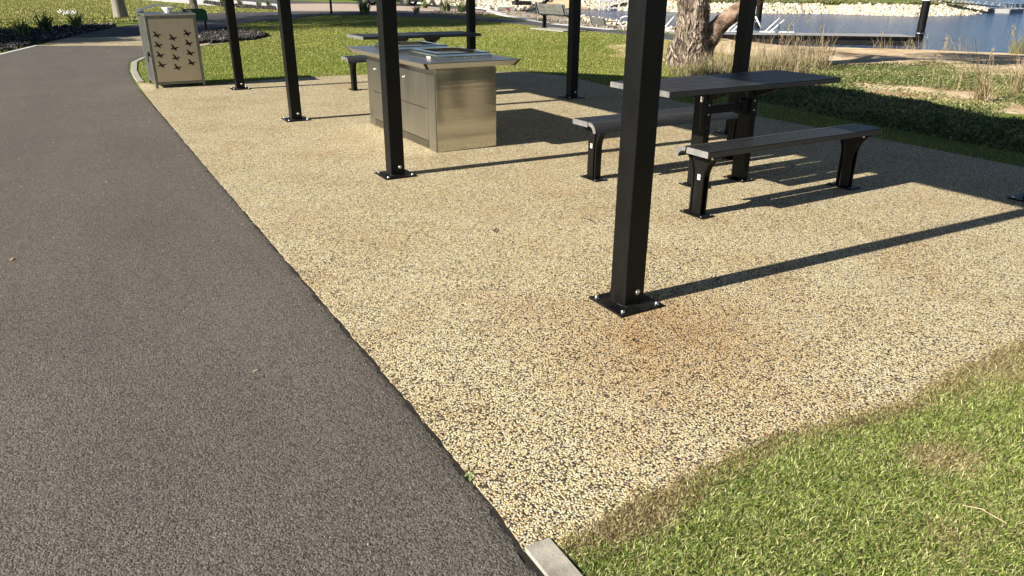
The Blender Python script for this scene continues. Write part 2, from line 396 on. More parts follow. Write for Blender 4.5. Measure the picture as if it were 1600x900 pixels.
def tube(bm, pts, rad, seg=8):
    pts = [Vector(p) for p in pts]; rings = []
    for i, p in enumerate(pts):
        d = (pts[min(i+1, len(pts)-1)]-pts[max(i-1, 0)]).normalized()
        up = Vector((0, 0, 1)) if abs(d.z) < .95 else Vector((1, 0, 0))
        x = d.cross(up).normalized(); y = x.cross(d)
        r = rad[i] if isinstance(rad, (list, tuple)) else rad
        rings.append([bm.verts.new(p+(x*math.cos(2*math.pi*k/seg)+y*math.sin(2*math.pi*k/seg))*r) for k in range(seg)])
    for a, b in zip(rings, rings[1:]):
        for k in range(seg): bm.faces.new((a[k], a[(k+1) % seg], b[(k+1) % seg], b[k]))
    bm.faces.new(rings[0][::-1]); bm.faces.new(rings[-1])
    return rings

def dome(bm, c, r, h, seg=12, axis='z', lay=4):
    """domed bolt head / nut"""
    c = Vector(c); rows = []
    def put(u, v, w):
        return c+{'z': Vector((u, v, w)), 'y': Vector((u, -w, v)), 'x': Vector((-w, u, v))}[axis]
    for j in range(lay):
        a = j/lay*math.pi/2; rr = r*math.cos(a); w = h*math.sin(a)
        rows.append([bm.verts.new(put(rr*math.cos(2*math.pi*i/seg), rr*math.sin(2*math.pi*i/seg), w)) for i in range(seg)])
    for a, b in zip(rows, rows[1:]):
        for i in range(seg): bm.faces.new((a[i], a[(i+1) % seg], b[(i+1) % seg], b[i]))
    bm.faces.new(rows[-1])

def prism(bm, pts, axis, a, b, M4=None):
    """polygon pts (2D) extruded along axis from a to b. axis x: pts=(y,z); y: (x,z); z: (x,y)"""
    def mk(p, t): return Vector({'x': (t, p[0], p[1]), 'y': (p[0], t, p[1]), 'z': (p[0], p[1], t)}[axis])
    A = [bm.verts.new(mk(p, a)) for p in pts]; B = [bm.verts.new(mk(p, b)) for p in pts]
    n = len(pts)
    for i in range(n): bm.faces.new((A[i], A[(i+1) % n], B[(i+1) % n], B[i]))
    bm.faces.new(A[::-1]); bm.faces.new(B)
    if M4:
        for v in A+B: v.co = M4@v.co
    return A+B

def copy_tree(o, parent=None):
    c = o.copy(); COL.objects.link(c); c.parent = parent
    for ch in [x for x in bpy.data.objects if x.parent == o]: copy_tree(ch, c)
    return c

def inside(poly, X, Y):
    X = np.asarray(X); Y = np.asarray(Y); r = np.zeros(X.shape, bool); n = len(poly)
    for i in range(n):
        x1, y1 = poly[i]; x2, y2 = poly[(i+1) % n]
        if y1 == y2: continue
        c = ((y1 > Y) != (y2 > Y)) & (X < (x2-x1)*(Y-y1)/(y2-y1)+x1); r ^= c
    return r

def polydist(poly, X, Y):
    d = np.full(np.shape(X), 1e9); n = len(poly)
    for i in range(n):
        x1, y1 = poly[i]; x2, y2 = poly[(i+1) % n]
        L = (x2-x1)**2+(y2-y1)**2+1e-12
        t = np.clip(((X-x1)*(x2-x1)+(Y-y1)*(y2-y1))/L, 0, 1)
        d = np.minimum(d, np.hypot(X-x1-t*(x2-x1), Y-y1-t*(y2-y1)))
    return d

def fbm(X, Y, s, seed=0):
    """cheap smooth numpy noise, about 0..1"""
    r = np.random.default_rng(seed); out = 0; tot = 0
    for o in range(5):
        for k in range(4):
            a = r.uniform(0, 2*np.pi); ph = r.uniform(0, 6.28); f = s*(1.9**o)*r.uniform(.7, 1.3)
            out = out+np.sin((X*np.cos(a)+Y*np.sin(a))*f+ph+1.3*np.sin(f*.6*(X*np.sin(a)-Y*np.cos(a))+ph))*.6**o
            tot += .6**o*.7
    return .5+.5*out/tot

# ------------------------------------------------------------------ terrain
Z_WATER = -.80
BASIN = [(30, -120), (29.5, -20), (28.8, 5), (28.2, 12.3), (26.6, 15.5), (24.0, 18.9), (24.0, 26), (25.7, 33), (29, 42), (32, 49), (33, 56),
         (38, 60), (42.5, 58.5), (43, 53), (49.5, 44.6), (54.7, 41), (56.8, 34.9), (63.5, 34.3), (78, 40), (110, 70), (240, 150), (300, -120)]
def terrain(X, Y):
    X = np.asarray(X, float); Y = np.asarray(Y, float)
    d = polydist(BASIN, X, Y); d = np.where(inside(BASIN, X, Y), -d, d)
    near = np.interp(d, [-8, -3, 0, 1.5, 6, 13, 19.2, 24.0], [-2.5, -1.6, -.83, -.70, -.64, -.50, -.36, 0])
    near = np.where(X < 4.9, 0, np.minimum(near, -.085*np.clip(X-4.9, 0, 4.2)*(1))) if False else near
    bank = np.interp(X, [4.9, 9.2, 15, 22, 26], [0, -.36, -.52, -.64, -.70])
    north = np.interp(d, [-8, -3, 0, 3, 8, 11.5], [-2.5, -1.6, -.83, -.50, -.08, 0])
    north2 = np.interp(d, [-8, -3, 0, 3, 7.2, 9.0], [-2.5, -1.6, -.83, -.74, -.58, 0])
    kk = np.clip((27.5-Y)/4, 0, 1)*np.clip((X-15)/1.2, 0, 1); north = north*(1-kk)+north2*kk
    low = np.minimum(bank, np.where(d < 2.5, near, 0))
    w = np.clip((Y-9.5)/7.5, 0, 1); w = w*w*(3-2*w)
    z = low*(1-w)+north*w
    far = (X > 39) | (Y > 55.5)
    farz = np.interp(d, [-8, -1.5, 0, 3.2, 9], [-2.5, -1.4, -.85, .30, .45])
    farlow = np.interp(d, [-8, -1.5, 0, 2.6, 9], [-2.5, -1.4, -.88, -.17, -.05])
    k_ = np.clip((Y-50)/5, 0, 1); farz = farz*k_+farlow*(1-k_)
    z = np.where(far & (X > 22), farz, z)
    z = np.where(far & (X <= 22), np.interp(X, [16, 22], [0, .45])*np.clip((Y-50)/6, 0, 1), z)
    z = np.where((d > 0) & (z < -.1) & ~far, z+.05*(fbm(X, Y, .9, 3)-.5), z)
    return z
def tz(x, y): return float(terrain(np.array([x]), np.array([y]))[0])

def axis_lines(lo, hi, dlo, dhi, step):
    mid = list(np.arange(dlo, dhi+1e-6, step)); a = []; s = step; v = dlo
    while v > lo: s *= 1.22; v -= s; a.append(max(v, lo))
    b = []; s = step; v = dhi
    while v < hi: s *= 1.22; v += s; b.append(min(v, hi))
    return np.array(a[::-1]+mid+b)
gx = axis_lines(-700, 700, -8, 62, .45); gy = axis_lines(-700, 900, -8, 64, .45)
GX, GY = np.meshgrid(gx, gy); GZ = terrain(GX, GY)-.004
nx, ny = len(gx), len(gy)
idx = np.arange(nx*ny).reshape(ny, nx)
fq = np.stack([idx[:-1, :-1], idx[:-1, 1:], idx[1:, 1:], idx[1:, :-1]], -1).reshape(-1, 4)
dB = polydist(BASIN, GX, GY)
sandm = np.clip((GX-8.4)/3.5, 0, 1)*np.clip((16.5-GY)/3, 0, 1)*np.where(GX < 36, 1, 0)*.85
sandm = np.maximum(sandm, np.where((dB < 7) & (GY >= 15) & (GX < 39), 1.3*np.clip((7-dB)/3, 0, 1), 0))
sandm = np.where((dB < 3.4) & (GX > 39), 1.2, sandm)
sandm = np.where((GX > 22) & (GX < 30) & (GY < 18), 1.0, sandm)
sandm = np.where((GY > 46) & (GX < 38), 0, sandm)
g = npmesh('ground', np.stack([GX, GY, GZ], -1).reshape(-1, 3), fq.ravel(), np.full(len(fq), 4), M['ground'], attr={'sand': sandm.ravel()}, smooth=True)
tag(g, 'green lawn running down to a sandy lake bank', kind='structure')

wm = bmesh.new()
wv = [wm.verts.new((x, y, Z_WATER)) for x, y in ((18, -300), (700, -300), (700, 500), (18, 500))]
# keep the sheet inside the basin's surroundings (it is below the ground elsewhere)
wm.faces.new(wv)
tag(obj('lake_water', wm, M['water']), 'blue rippled lake water', kind='structure')

def sheet(name, pts, z, mat, label, follow=True, grid=.6, kind='structure', thick=.03):
    """flat paving: polygon filled, following the ground where it falls"""
    bm = bmesh.new()
    from mathutils.geometry import tessellate_polygon
    vs = [bm.verts.new((x, y, 0)) for x, y in pts]
    for tri in tessellate_polygon([[v.co.copy() for v in vs]]):
        try: bm.faces.new([vs[k] for k in tri])
        except ValueError: pass
    if follow:
        for ax in range(2):
            lo = min(p[ax] for p in pts); hi = max(p[ax] for p in pts); t = math.ceil(lo/grid)*grid
            while t < hi:
                no = Vector((1, 0, 0)) if ax == 0 else Vector((0, 1, 0))
                bmesh.ops.bisect_plane(bm, geom=bm.verts[:]+bm.edges[:]+bm.faces[:], plane_co=no*t, plane_no=no)
                t += grid
    bm.verts.ensure_lookup_table()
    xs = np.array([v.co.x for v in bm.verts]); ys = np.array([v.co.y for v in bm.verts])
    zz = terrain(xs, ys) if follow else np.zeros(len(xs))
    for v, q in zip(bm.verts, zz): v.co.z = q+z
    top = bm.faces[:]
    bmesh.ops.recalc_face_normals(bm, faces=top)
    if sum(f.normal.z for f in top) < 0: bmesh.ops.reverse_faces(bm, faces=top)
    if thick:
        be = [e for e in bm.edges if e.is_boundary]
        r = bmesh.ops.extrude_edge_only(bm, edges=be)
        for v in r['geom']:
            if isinstance(v, bmesh.types.BMVert): v.co.z -= thick
    me = bpy.data.meshes.new(name); bm.to_mesh(me); bm.free()
    return tag(link(name, me, mat), label, kind=kind)

# pad of exposed aggregate: ragged edge against the asphalt and under the grass
def ragged(p, q, step, amp, seed):
    r = random.Random(seed); p = Vector(p); q = Vector(q); L = (q-p).length; n_ = max(1, int(L/step)); out = []
    nrm = Vector((-(q-p).y, (q-p).x)).normalized()
    for i in range(n_):
        t = (i+.5*r.random())/n_; c = p+(q-p)*t
        k = mnoise.noise(Vector((c.x*9, c.y*9, seed)))*.7+mnoise.noise(Vector((c.x*30, c.y*30, seed+3)))*.5
        out.append((c.x+nrm.x*amp*k, c.y+nrm.y*amp*k))
    return out
PAD_X = -1.272
pad = ragged((-1.306, -1.20), (-1.285, -1.0), .012, .008, 4)+ragged((-1.285, -1.0), (PAD_X, -.3), .012, .010, 3)+ragged((PAD_X, -.3), (PAD_X, 4.0), .012, .010, 5)+ragged((PAD_X, 4.0), (-1.245, 8.8), .04, .01, 6)
pad += [(-1.225, 10.0), (-1.21, 10.35), (-1.12, 10.2), (-.9, 9.8), (-.4, 9.42), (.2, 9.6), (.94, 9.80), (1.87, 9.76), (2.9, 9.6), (3.9, 9.3), (4.75, 8.9), (5.1, 8.0), (4.95, 6.8),
        (4.82, 5.5), (4.80, 3.6), (4.86, 2.0), (4.80, .6), (4.8, -1.27), (-1.21, -1.27), (-1.21, -1.18), (-1.30, -1.19)]
sheet('exposed_aggregate_pad', pad, .001, M['aggregate'], 'cream exposed aggregate paving under the shelter', follow=False)

# asphalt path: fine grid whose right edge rolls down into the joint
def asphalt_path():
    ys = list(np.arange(-9, -1.6, .3))+list(np.arange(-1.6, 4.0, .012))+list(np.arange(4.0, 9, .03))+list(np.arange(9, 18.8, .15))
    redge = lambda y: np.interp(y, [-9, -1.22, -1.0, -.3, 8.8, 10.2, 12.1, 13.7, 14.6, 15.6, 16.6, 18.8], [-1.318, -1.318, -1.296, PAD_X-.012, -1.26, -1.245, -1.175, -1.03, -.78, -.35, .2, 1.6])
    ledge = lambda y: np.interp(y, [-9, 12, 14.5, 16.3, 18.75], [-4.6, -4.3, -3.9, -3.22, -2.52])
    V = []; prof = [(0, -.003), (.003, -.002), (.010, .001), (.024, .0035), (.05, .0055), (.2, .006)]
    F = []; row = None
    for y in ys:
        e = redge(y)+.016*mnoise.noise(Vector((3, y*7, 1)))+.010*mnoise.noise(Vector((9, y*26, 2)))+.006*mnoise.noise(Vector((9, y*70, 5)))
        e = min(e, redge(y)+.008) if y < 9.2 else redge(y)
        r = []
        for dx, z in prof:
            jz = .004*mnoise.noise(Vector((dx*40, y*40, 7))) if .005 < dx < .05 and y < 9 else 0
            V.append((e-dx, y, z+jz)); r.append(len(V)-1)
        V.append((ledge(y), y, .006)); r.append(len(V)-1)
        if row:
            for a in range(len(r)-1): F.append((row[a], r[a], r[a+1], row[a+1]))
        row = r
    me = bpy.data.meshes.new('asphalt_path'); me.from_pydata(V, [], F); me.update()
    o = link('asphalt_path', me, M['asphalt'])
    return tag(o, 'grey brown asphalt footpath', kind='structure')
asphalt_path()

# dark filler below the joint so that the gap reads as a shadowed groove
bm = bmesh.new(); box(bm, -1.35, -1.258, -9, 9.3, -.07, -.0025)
tag(obj('joint_shade_strip', bm, m_simple('joint_shade', (.016, .012, .009), .95, 0, .4, 60)), 'dark strip standing in for shade in the joint', kind='structure')

# grey path behind the bins and round the lawn
sheet('cream_path_band', [P(60, 72), P(222, 72), P(320, 72), (1.5, 18.9), (2.3, 21), (-.1, 21.2), (-1.95, 21.2)], .012, M['aggregate'], 'cream aggregate band across the path')
south = [P(355, 39), P(410, 33), P(457, 30), P(480, 25.5), P(510, 23.5), P(588, 24.2), P(621, 25.2), P(733, 30.5), P(800, 36), P(845, 41), P(870, 44.3), P(980, 53.5), (13.6, 14.6)]
north = [(14.6, 14.9), P(1060, 53), P(960, 47), P(850, 32), P(790, 27.5), P(733, 24), P(690, 22.2), P(640, 21), P(588, 18.2), P(456, 18.2), (6.5, 37.8), P(350, 20), P(318, 22), (2.2, 33), P(222, 38), P(180, 43), P(120, 56), P(95, 62.5)]
sheet('asphalt_lake_path', [(2.2, 21.2)]+south+north+[(-1.9, 21.2)], .02, M['asphalt_dark'], 'dark grey asphalt path round the lawn')
sheet('pink_paved_area', [P(456, 17.9), P(588, 17.9), P(640, 20.7), P(700, 20.8), P(736, 15), P(660, 9), (19, 47), (14.5, 52), (11.5, 52), (8.9, 41)], .035, M['pavers'], 'pinkish paved forecourt')
sheet('pale_driveway', [P(262, 3), P(350, 10), P(430, 14), (8.8, 41), (11.3, 52), (10, 75), (3, 75)], .03, M['pale'], 'pale concrete driveway')
sheet('service_road', [(11.5, 52.1), (19, 47.1), (21, 49.5), (20, 52), (16, 56), (12, 75), (10.3, 75)], .03, M['asphalt_dark'], 'grey asphalt road')
sheet('boat_ramp_asphalt', [P(662, 9.5), P(735, 16), P(757, 15), P(764, 12.5), P(758, 10.8), P(712, 8), (20.7, 48.6)], .05, M['asphalt_dark'], 'grey asphalt apron by the boat ramp')
sheet('bench_slab', [(11.8, 18.0), (12.8, 18.0), (12.8, 20.0), (11.8, 20.0)], .035, M['concrete'], 'concrete slab under the bench')

def kerb(name, pts, w, h, mat, label, z=0, kind='structure'):
    bm = bmesh.new(); rows = []
    pts = [Vector((p[0], p[1], 0)) for p in pts]
    for i, p in enumerate(pts):
        d = (pts[min(i+1, len(pts)-1)]-pts[max(i-1, 0)]).normalized(); nrm = Vector((-d.y, d.x, 0))
        b = tz(p.x, p.y)+z
        rows.append([bm.verts.new((p+nrm*s*w/2)+Vector((0, 0, b+q))) for s, q in ((1, -.08), (1, h-.006), (.88, h), (-.88, h), (-1, h-.006), (-1, -.08))])
    for a, b in zip(rows, rows[1:]):
        for k in range(5): bm.faces.new((a[k], a[k+1], b[k+1], b[k]))
    bm.faces.new(rows[0]); bm.faces.new(rows[-1][::-1])
    return tag(obj(name, bm, mat), label, kind=kind)
kerb('near_kerb', [(-1.259, -1.188), (-1.268, -1.8), (-1.268, -3), (-1.268, -9)], .088, .004, M['concrete'], 'concrete flush kerb between path and grass')
kerb('lawn_kerb', [(-1.16, 10.3), (-1.15, 11), (-1.10, 12.1), (-.95, 13.65), (-.70, 14.55), (-.28, 15.55), (.28, 16.5), (.95, 17.25), (1.4, 17.6)], .10, .010, M['concrete'], 'curved concrete kerb beside the bin')
kerb('path_kerb', [(-4.65, -9), (-4.36, 12), (-3.96, 14.5), (-3.28, 16.3), (-2.58, 18.8)], .1, .012, M['pale'], 'thin pale kerb on the far side of the path')
kerb('ramp_kerb', [P(640, 4.5), P(714, 7.3), P(755, 9.8), P(768, 12), P(764, 15), P(787, 19)], .32, .10, M['pale'], 'pale kerb round the boat ramp')
kerb('beach_edging', [P(787, 19), P(815, 24.5), P(844, 31), P(870, 36.5), P(960, 45.5)], .45, .03, M['pale'], 'pale concrete edging above the beach')

# ------------------------------------------------------------------ shelter (posts carry a roof that is above the picture)
PS = 2.943; PWD = 3.752; PA = .058; ROOF_Z = 2.40
def make_post():
    t = thing('shelter_post', 'x', 'post', group='black square posts of the shelter')
    bm = bmesh.new(); box(bm, -PA, PA, -PA, PA, .012, ROOF_Z, .006, seg=3)
    obj('shaft', bm, M['black'], t)
    bm = bmesh.new(); box(bm, -.13, .13, -.13, .13, 0.001, .012, .0015); 
    obj('base_plate', bm, M['black'], t)
    bm = bmesh.new()                                        # weld bead round the foot
    for a, b in (((-PA, -PA), (PA, -PA)), ((PA, -PA), (PA, PA)), ((PA, PA), (-PA, PA)), ((-PA, PA), (-PA, -PA))):
        cyl(bm, (*a, .013), (*b, .013), .0045, seg=6)
    obj('weld', bm, M['black'], t, smooth=True)
    for x, y in ((-.102, -.102), (.102, -.102), (-.102, .102), (.102, .102)):
        bm = bmesh.new(); cyl(bm, (x, y, .012), (x, y, .014), .013, seg=16); dome(bm, (x, y, .015), .0100, .011)
        obj('anchor_bolt', bm, M['bright'], t, sharp=.7)
    bm = bmesh.new(); cyl(bm, (.016, -PA, .075), (.016, -PA-.002, .075), .0135, seg=16); dome(bm, (.016, -PA-.002, .075), .0115, .006, axis='y')
    obj('plug', bm, M['bright'], t, sharp=.7)
    return t
post0 = make_post()
plabels = {(0, 0): 'nearest black steel post, standing alone in the foreground on a bolted base plate',
           (0, 1): 'black post standing just in front of the stainless barbecue cabinet',
           (0, 2): 'black post between the bin and the barbecue, second from the bin',
           (0, 3): 'black post nearest to the steel bin with bird pictures',
           (1, 0): 'black post cut by the right edge of the picture, beyond the near bench',
           (1, 1): 'black post behind the near picnic table, in front of the reeds',
           (1, 2): 'black post in front of the park bench with a backrest',
           (1, 3): 'black post rising behind the barbecue at the far table end'}
for i in range(2):
    for j in range(4):
        t = post0 if (i, j) == (0, 0) else copy_tree(post0)
        t.location = (i*PWD, j*PS, 0); t['label'] = plabels[(i, j)]
# roof: low gable of sheet steel on beams
rt = thing('shelter_roof', 'grey steel roof of the picnic shelter carried by the black posts', 'roof', (0, 0, ROOF_Z))
bm = bmesh.new()
for x in (0, PWD): box(bm, x-.05, x+.05, -.5, 8.95, .002, .16)
for j in range(4): box(bm, -.5, PWD+.5, j*PS-.04, j*PS+.04, .162, .26)
obj('beam', bm, M['black'], rt)
bm = bmesh.new()
x0, x1, y0, y1 = -.60, PWD+.80, -.6, 9.12; xm = (x0+x1)/2
prism(bm, [(x0, .0), (x0, .27), (xm, .62), (x1, .27), (x1, .0), (x1-.03, .0), (x1-.03, .262), (xm, .59), (x0+.03, .262), (x0+.03, .0)], 'y', y0, y1)
obj('roof_sheet', bm, M['roof'], rt)

# ------------------------------------------------------------------ benches and tables
def groove_black(o, z):
    """near-black colour on the floors and walls of the grooves"""
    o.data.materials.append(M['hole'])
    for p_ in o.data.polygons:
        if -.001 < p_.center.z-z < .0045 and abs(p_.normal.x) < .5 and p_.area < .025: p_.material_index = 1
def make_bench():
    """flat plank at y -.15..+.045, rolled nose towards +y; length along x, centred"""
    L = 1.735; h = L/2; t = thing('picnic_bench', 'x', 'bench', group='backless benches of the picnic sets')
    def plank_profile(y0, y1, zt, th, ribs):
        p = []; n_ = ribs; w = (y1-y0)/n_
        for i in range(n_):
            a = y0+i*w
            p += [(a+.003, zt), (a+w-.007, zt), (a+w-.006, zt-.008), (a+w+.002, zt-.008)] if i < n_-1 else [(a+.003, zt), (a+w-.008, zt), (a+w-.002, zt-.003), (a+w, zt-.010)]
        p = [(y0, zt-.008)]+p+[(y1, zt-th), (y0, zt-th)]
        return p
    flat = plank_profile(-.155, .038, .46, .040, 7)
    bm = bmesh.new(); prism(bm, flat, 'x', -h+.003, h-.003); groove_black(obj('seat_plank', bm, M['slat'], t), .452)
    nose = []; n_ = 9
    cy, cz, R = .062, .385, .075
    for i in range(n_+1):
        a = math.radians(100-98*i/n_); nose.append((cy+R*math.cos(a)*1.12, cz+R*math.sin(a)))
    inn = [(cy+(R-.028)*math.cos(math.radians(100-98*i/n_))*1.12, cz+(R-.028)*math.sin(math.radians(100-98*i/n_))) for i in range(n_, -1, -1)]
    nprof = nose+inn
    bm = bmesh.new(); prism(bm, nprof, 'x', -h+.003, h-.003); obj('nose_plank', bm, M['slat'], t, sharp=.5)
    for s in (-1, 1):
        bm = bmesh.new()
        prism(bm, [(-.155, .45), (-.149, .46), (.033, .46), (.039, .45), (.039, .42), (-.155, .42)], 'x', s*h-.0025, s*h+.0025)
        obj('end_cap', bm, M['cap'], t)
        bm = bmesh.new(); prism(bm, nprof, 'x', s*h-.0025, s*h+.0025); obj('end_cap', bm, M['cap'], t)
    for s in (-1, 1):
        cx = s*.757
        lg = bmesh.new()
        def flare(w, sgn):   # outline of one side, bottom to top
            return [(sgn*w, .012), (sgn*w, .27), (sgn*(w+.008), .31), (sgn*(w+.026), .35), (sgn*(w+.055), .385), (sgn*(w+.085), .405), (sgn*(w+.085), .419)]
        A = flare(.052, 1); B = flare(.052, -1)[::-1]
        # outer flanged frame and recessed web
        prism(lg, A+B, 'x', cx-.016, cx+.016)
        prism(lg, [(-.052, .012), (-.052, .27), (-.060, .31), (-.078, .35), (-.107, .385), (-.137, .405), (-.137, .4185), (.05, .4185), (.034, .36), (.026, .31), (.022, .27), (.022, .012)], 'x', cx-.028, cx+.028)
        prism(lg, [(.040, .012), (.040, .27), (.048, .31), (.064, .35), (.092, .388), (.120, .408), (.120, .4186), (.137, .4186), (.137, .404), (.108, .384), (.079, .349), (.061, .309), (.053, .269), (.053, .012)], 'x', cx-.027, cx+.027)
        leg = obj('leg', lg, M['black'], t)
        bm = bmesh.new(); cyl(bm, (cx-.0285, -.118, .403), (cx-.034, -.118, .403), .008, seg=12)
        obj('bolt', bm, M['bright'], leg)
        bm = bmesh.new(); box(bm, cx-.060, cx+.060, -.108, .108, .001, .011, .004)
        obj('foot_plate', bm, M['black'], leg)
        for x in (-.045, .045):
            for y in (-.085, .085):
                bm = bmesh.new(); dome(bm, (cx+x, y, .011), .0065, .006, 10); obj('anchor_bolt', bm, M['bolt_dull'], leg, sharp=.7)
    return t

def sticker(parent, x, y, z, face='-x', w=.026, h=.036):
    """white maker's sticker: orange ring with a white arrow, two lines of tiny grey print"""
    def q(u, v, d):
        return (x-d, y-u, z+v) if face == '-x' else (x+d, y+u, z+v)
    bm = bmesh.new(); vs = [bm.verts.new(q(u, v, d)) for d in (0, .0008) for u, v in ((-w/2, -h/2), (w/2, -h/2), (w/2, h/2), (-w/2, h/2))]
    for f in ((0, 1, 2, 3), (4, 5, 6, 7), (0, 1, 5, 4), (1, 2, 6, 5), (2, 3, 7, 6), (3, 0, 4, 7)): bm.faces.new([vs[k] for k in f])
    st = obj('sticker', bm, M['white_sticker'], parent)
    bm = bmesh.new(); ro = w*.34; ri = w*.13; N = 20; c = h*.18
    A = [bm.verts.new(q(ro*math.cos(2*math.pi*i/N), c+ro*math.sin(2*math.pi*i/N), .0012)) for i in range(N)]
    tri = [(ri*1.5*math.cos(a)+(.0008), c+ri*1.5*math.sin(a)) for a in (0, 2.09, 4.19)]
    B = [bm.verts.new(q(ri*math.cos(2*math.pi*i/N), c+ri*math.sin(2*math.pi*i/N), .0012)) for i in range(N)]
    for i in range(N): bm.faces.new((A[i], A[(i+1) % N], B[(i+1) % N], B[i]))
    obj('ring_emblem', bm, M['orange'], st)
    bm = bmesh.new()
    for v, ww in ((-.20, .34), (-.33, .30)):
        vv = [bm.verts.new(q(a, h*v+b, .0012)) for a, b in ((-w*ww, -.0015), (w*ww, -.0015), (w*ww, .0015), (-w*ww, .0015))]; bm.faces.new(vv)
    obj('print_line', bm, M['grey_ink'], st)
    return st

def make_table():
    L = 1.715; h = L/2; Wd = .63; t = thing('picnic_table', 'x', 'table', group='picnic tables under the shelter')
    Z = .78; planks = 4; pw = Wd/planks
    for i in range(planks):
        y0 = -Wd/2+i*pw+(.0045 if i else 0); y1 = -Wd/2+(i+1)*pw-(.0045 if i < planks-1 else 0); n_ = 5; w = (y1-y0)/n_; pr = [(y0, Z-.006)]
        for k in range(n_):
            a = y0+k*w; pr += [(a+.003, Z), (a+w-.006, Z), (a+w-.005, Z-.005), (a+w+.002, Z-.005)] if k < n_-1 else [(a+.003, Z), (a+w-.005, Z), (a+w, Z-.006)]
        pr += [(y1, Z-.036), (y0, Z-.036)]
        bm = bmesh.new(); prism(bm, pr, 'x', -h+.003, h-.003); groove_black(obj('top_plank', bm, M['slat'], t), Z-.005)
    for s in (-1, 1):
        bm = bmesh.new(); prism(bm, [(-Wd/2, Z-.006), (-Wd/2+.006, Z+.0005), (Wd/2-.006, Z+.0005), (Wd/2, Z-.006), (Wd/2, Z-.037), (-Wd/2, Z-.037)], 'x', s*h-.003, s*h+.003)
        obj('end_cap', bm, M['cap'], t)
    for s in (-1, 1):
        cx = s*.235
        bm = bmesh.new(); box(bm, cx-.032, cx+.032, -.062, .062, .012, .69, .004)
        leg = obj('leg', bm, M['black'], t)
        bm = bmesh.new(); prism(bm, [(-.27, .742), (.27, .742), (.27, .728), (.10, .66), (-.10, .66), (-.27, .728)], 'x', cx-.02, cx+.02)
        obj('bracket', bm, M['black'], leg)
        bm = bmesh.new(); box(bm, cx-.07, cx+.07, -.108, .108, .001, .011, .004); obj('foot_plate', bm, M['black'], leg)
        for x in (-.052, .052):
            for y in (-.085, .085):
                bm = bmesh.new(); dome(bm, (cx+x, y, .011), .0065, .006, 10); obj('anchor_bolt', bm, M['bolt_dull'], leg, sharp=.7)
        for z in (.55, .62):
            bm = bmesh.new(); dome(bm, (cx, -.063, z), .007, .005, 10, 'y'); obj('bolt', bm, M['bright'], leg, sharp=.7)
    bm = bmesh.new(); box(bm, -.202, .202, -.030, .030, .545, .605, .004); obj('crossbar', bm, M['black'], t)
    bm = bmesh.new(); box(bm, .13, .202, -.040, .040, .52, .63, .003); obj('crossbar_bracket', bm, M['black'], t)
    sticker(t, -.235-.0325, -.012, .655)
    return t

CX, CY = 2.103, 1.505
b0 = make_bench(); b0['label'] = 'dark slatted bench nearest the camera, its flat edge facing us'; b0.location = (CX+.005, .940, 0)
b1 = copy_tree(b0); b1.location = (CX-.02, 2.075, 0); b1.rotation_euler.z = math.pi; b1['label'] = 'dark slatted bench on the far side of the near table, rolled edge facing us'
t0 = make_table(); t0.location = (CX, CY, 0); t0['label'] = 'dark slatted picnic table between the two near benches, half in sun'
t1 = copy_tree(t0); t1.location = (CX+.02, 7.36, 0); t1['label'] = 'dark slatted picnic table behind the barbecue'
b2 = copy_tree(b0); b2.location = (CX+.02, 7.36-.60, 0); b2['label'] = 'dark bench of the far table, hidden behind the barbecue cabinet'
b3 = copy_tree(b0); b3.location = (CX+.06, 7.36+.60, 0); b3.rotation_euler.z = math.pi; b3['label'] = 'dark bench whose end shows left of the barbecue, at the far table'
sticker(b0, -.757-.028, -.012, .262)
sticker(b1, .757+.028, -.012, .262, '+x')

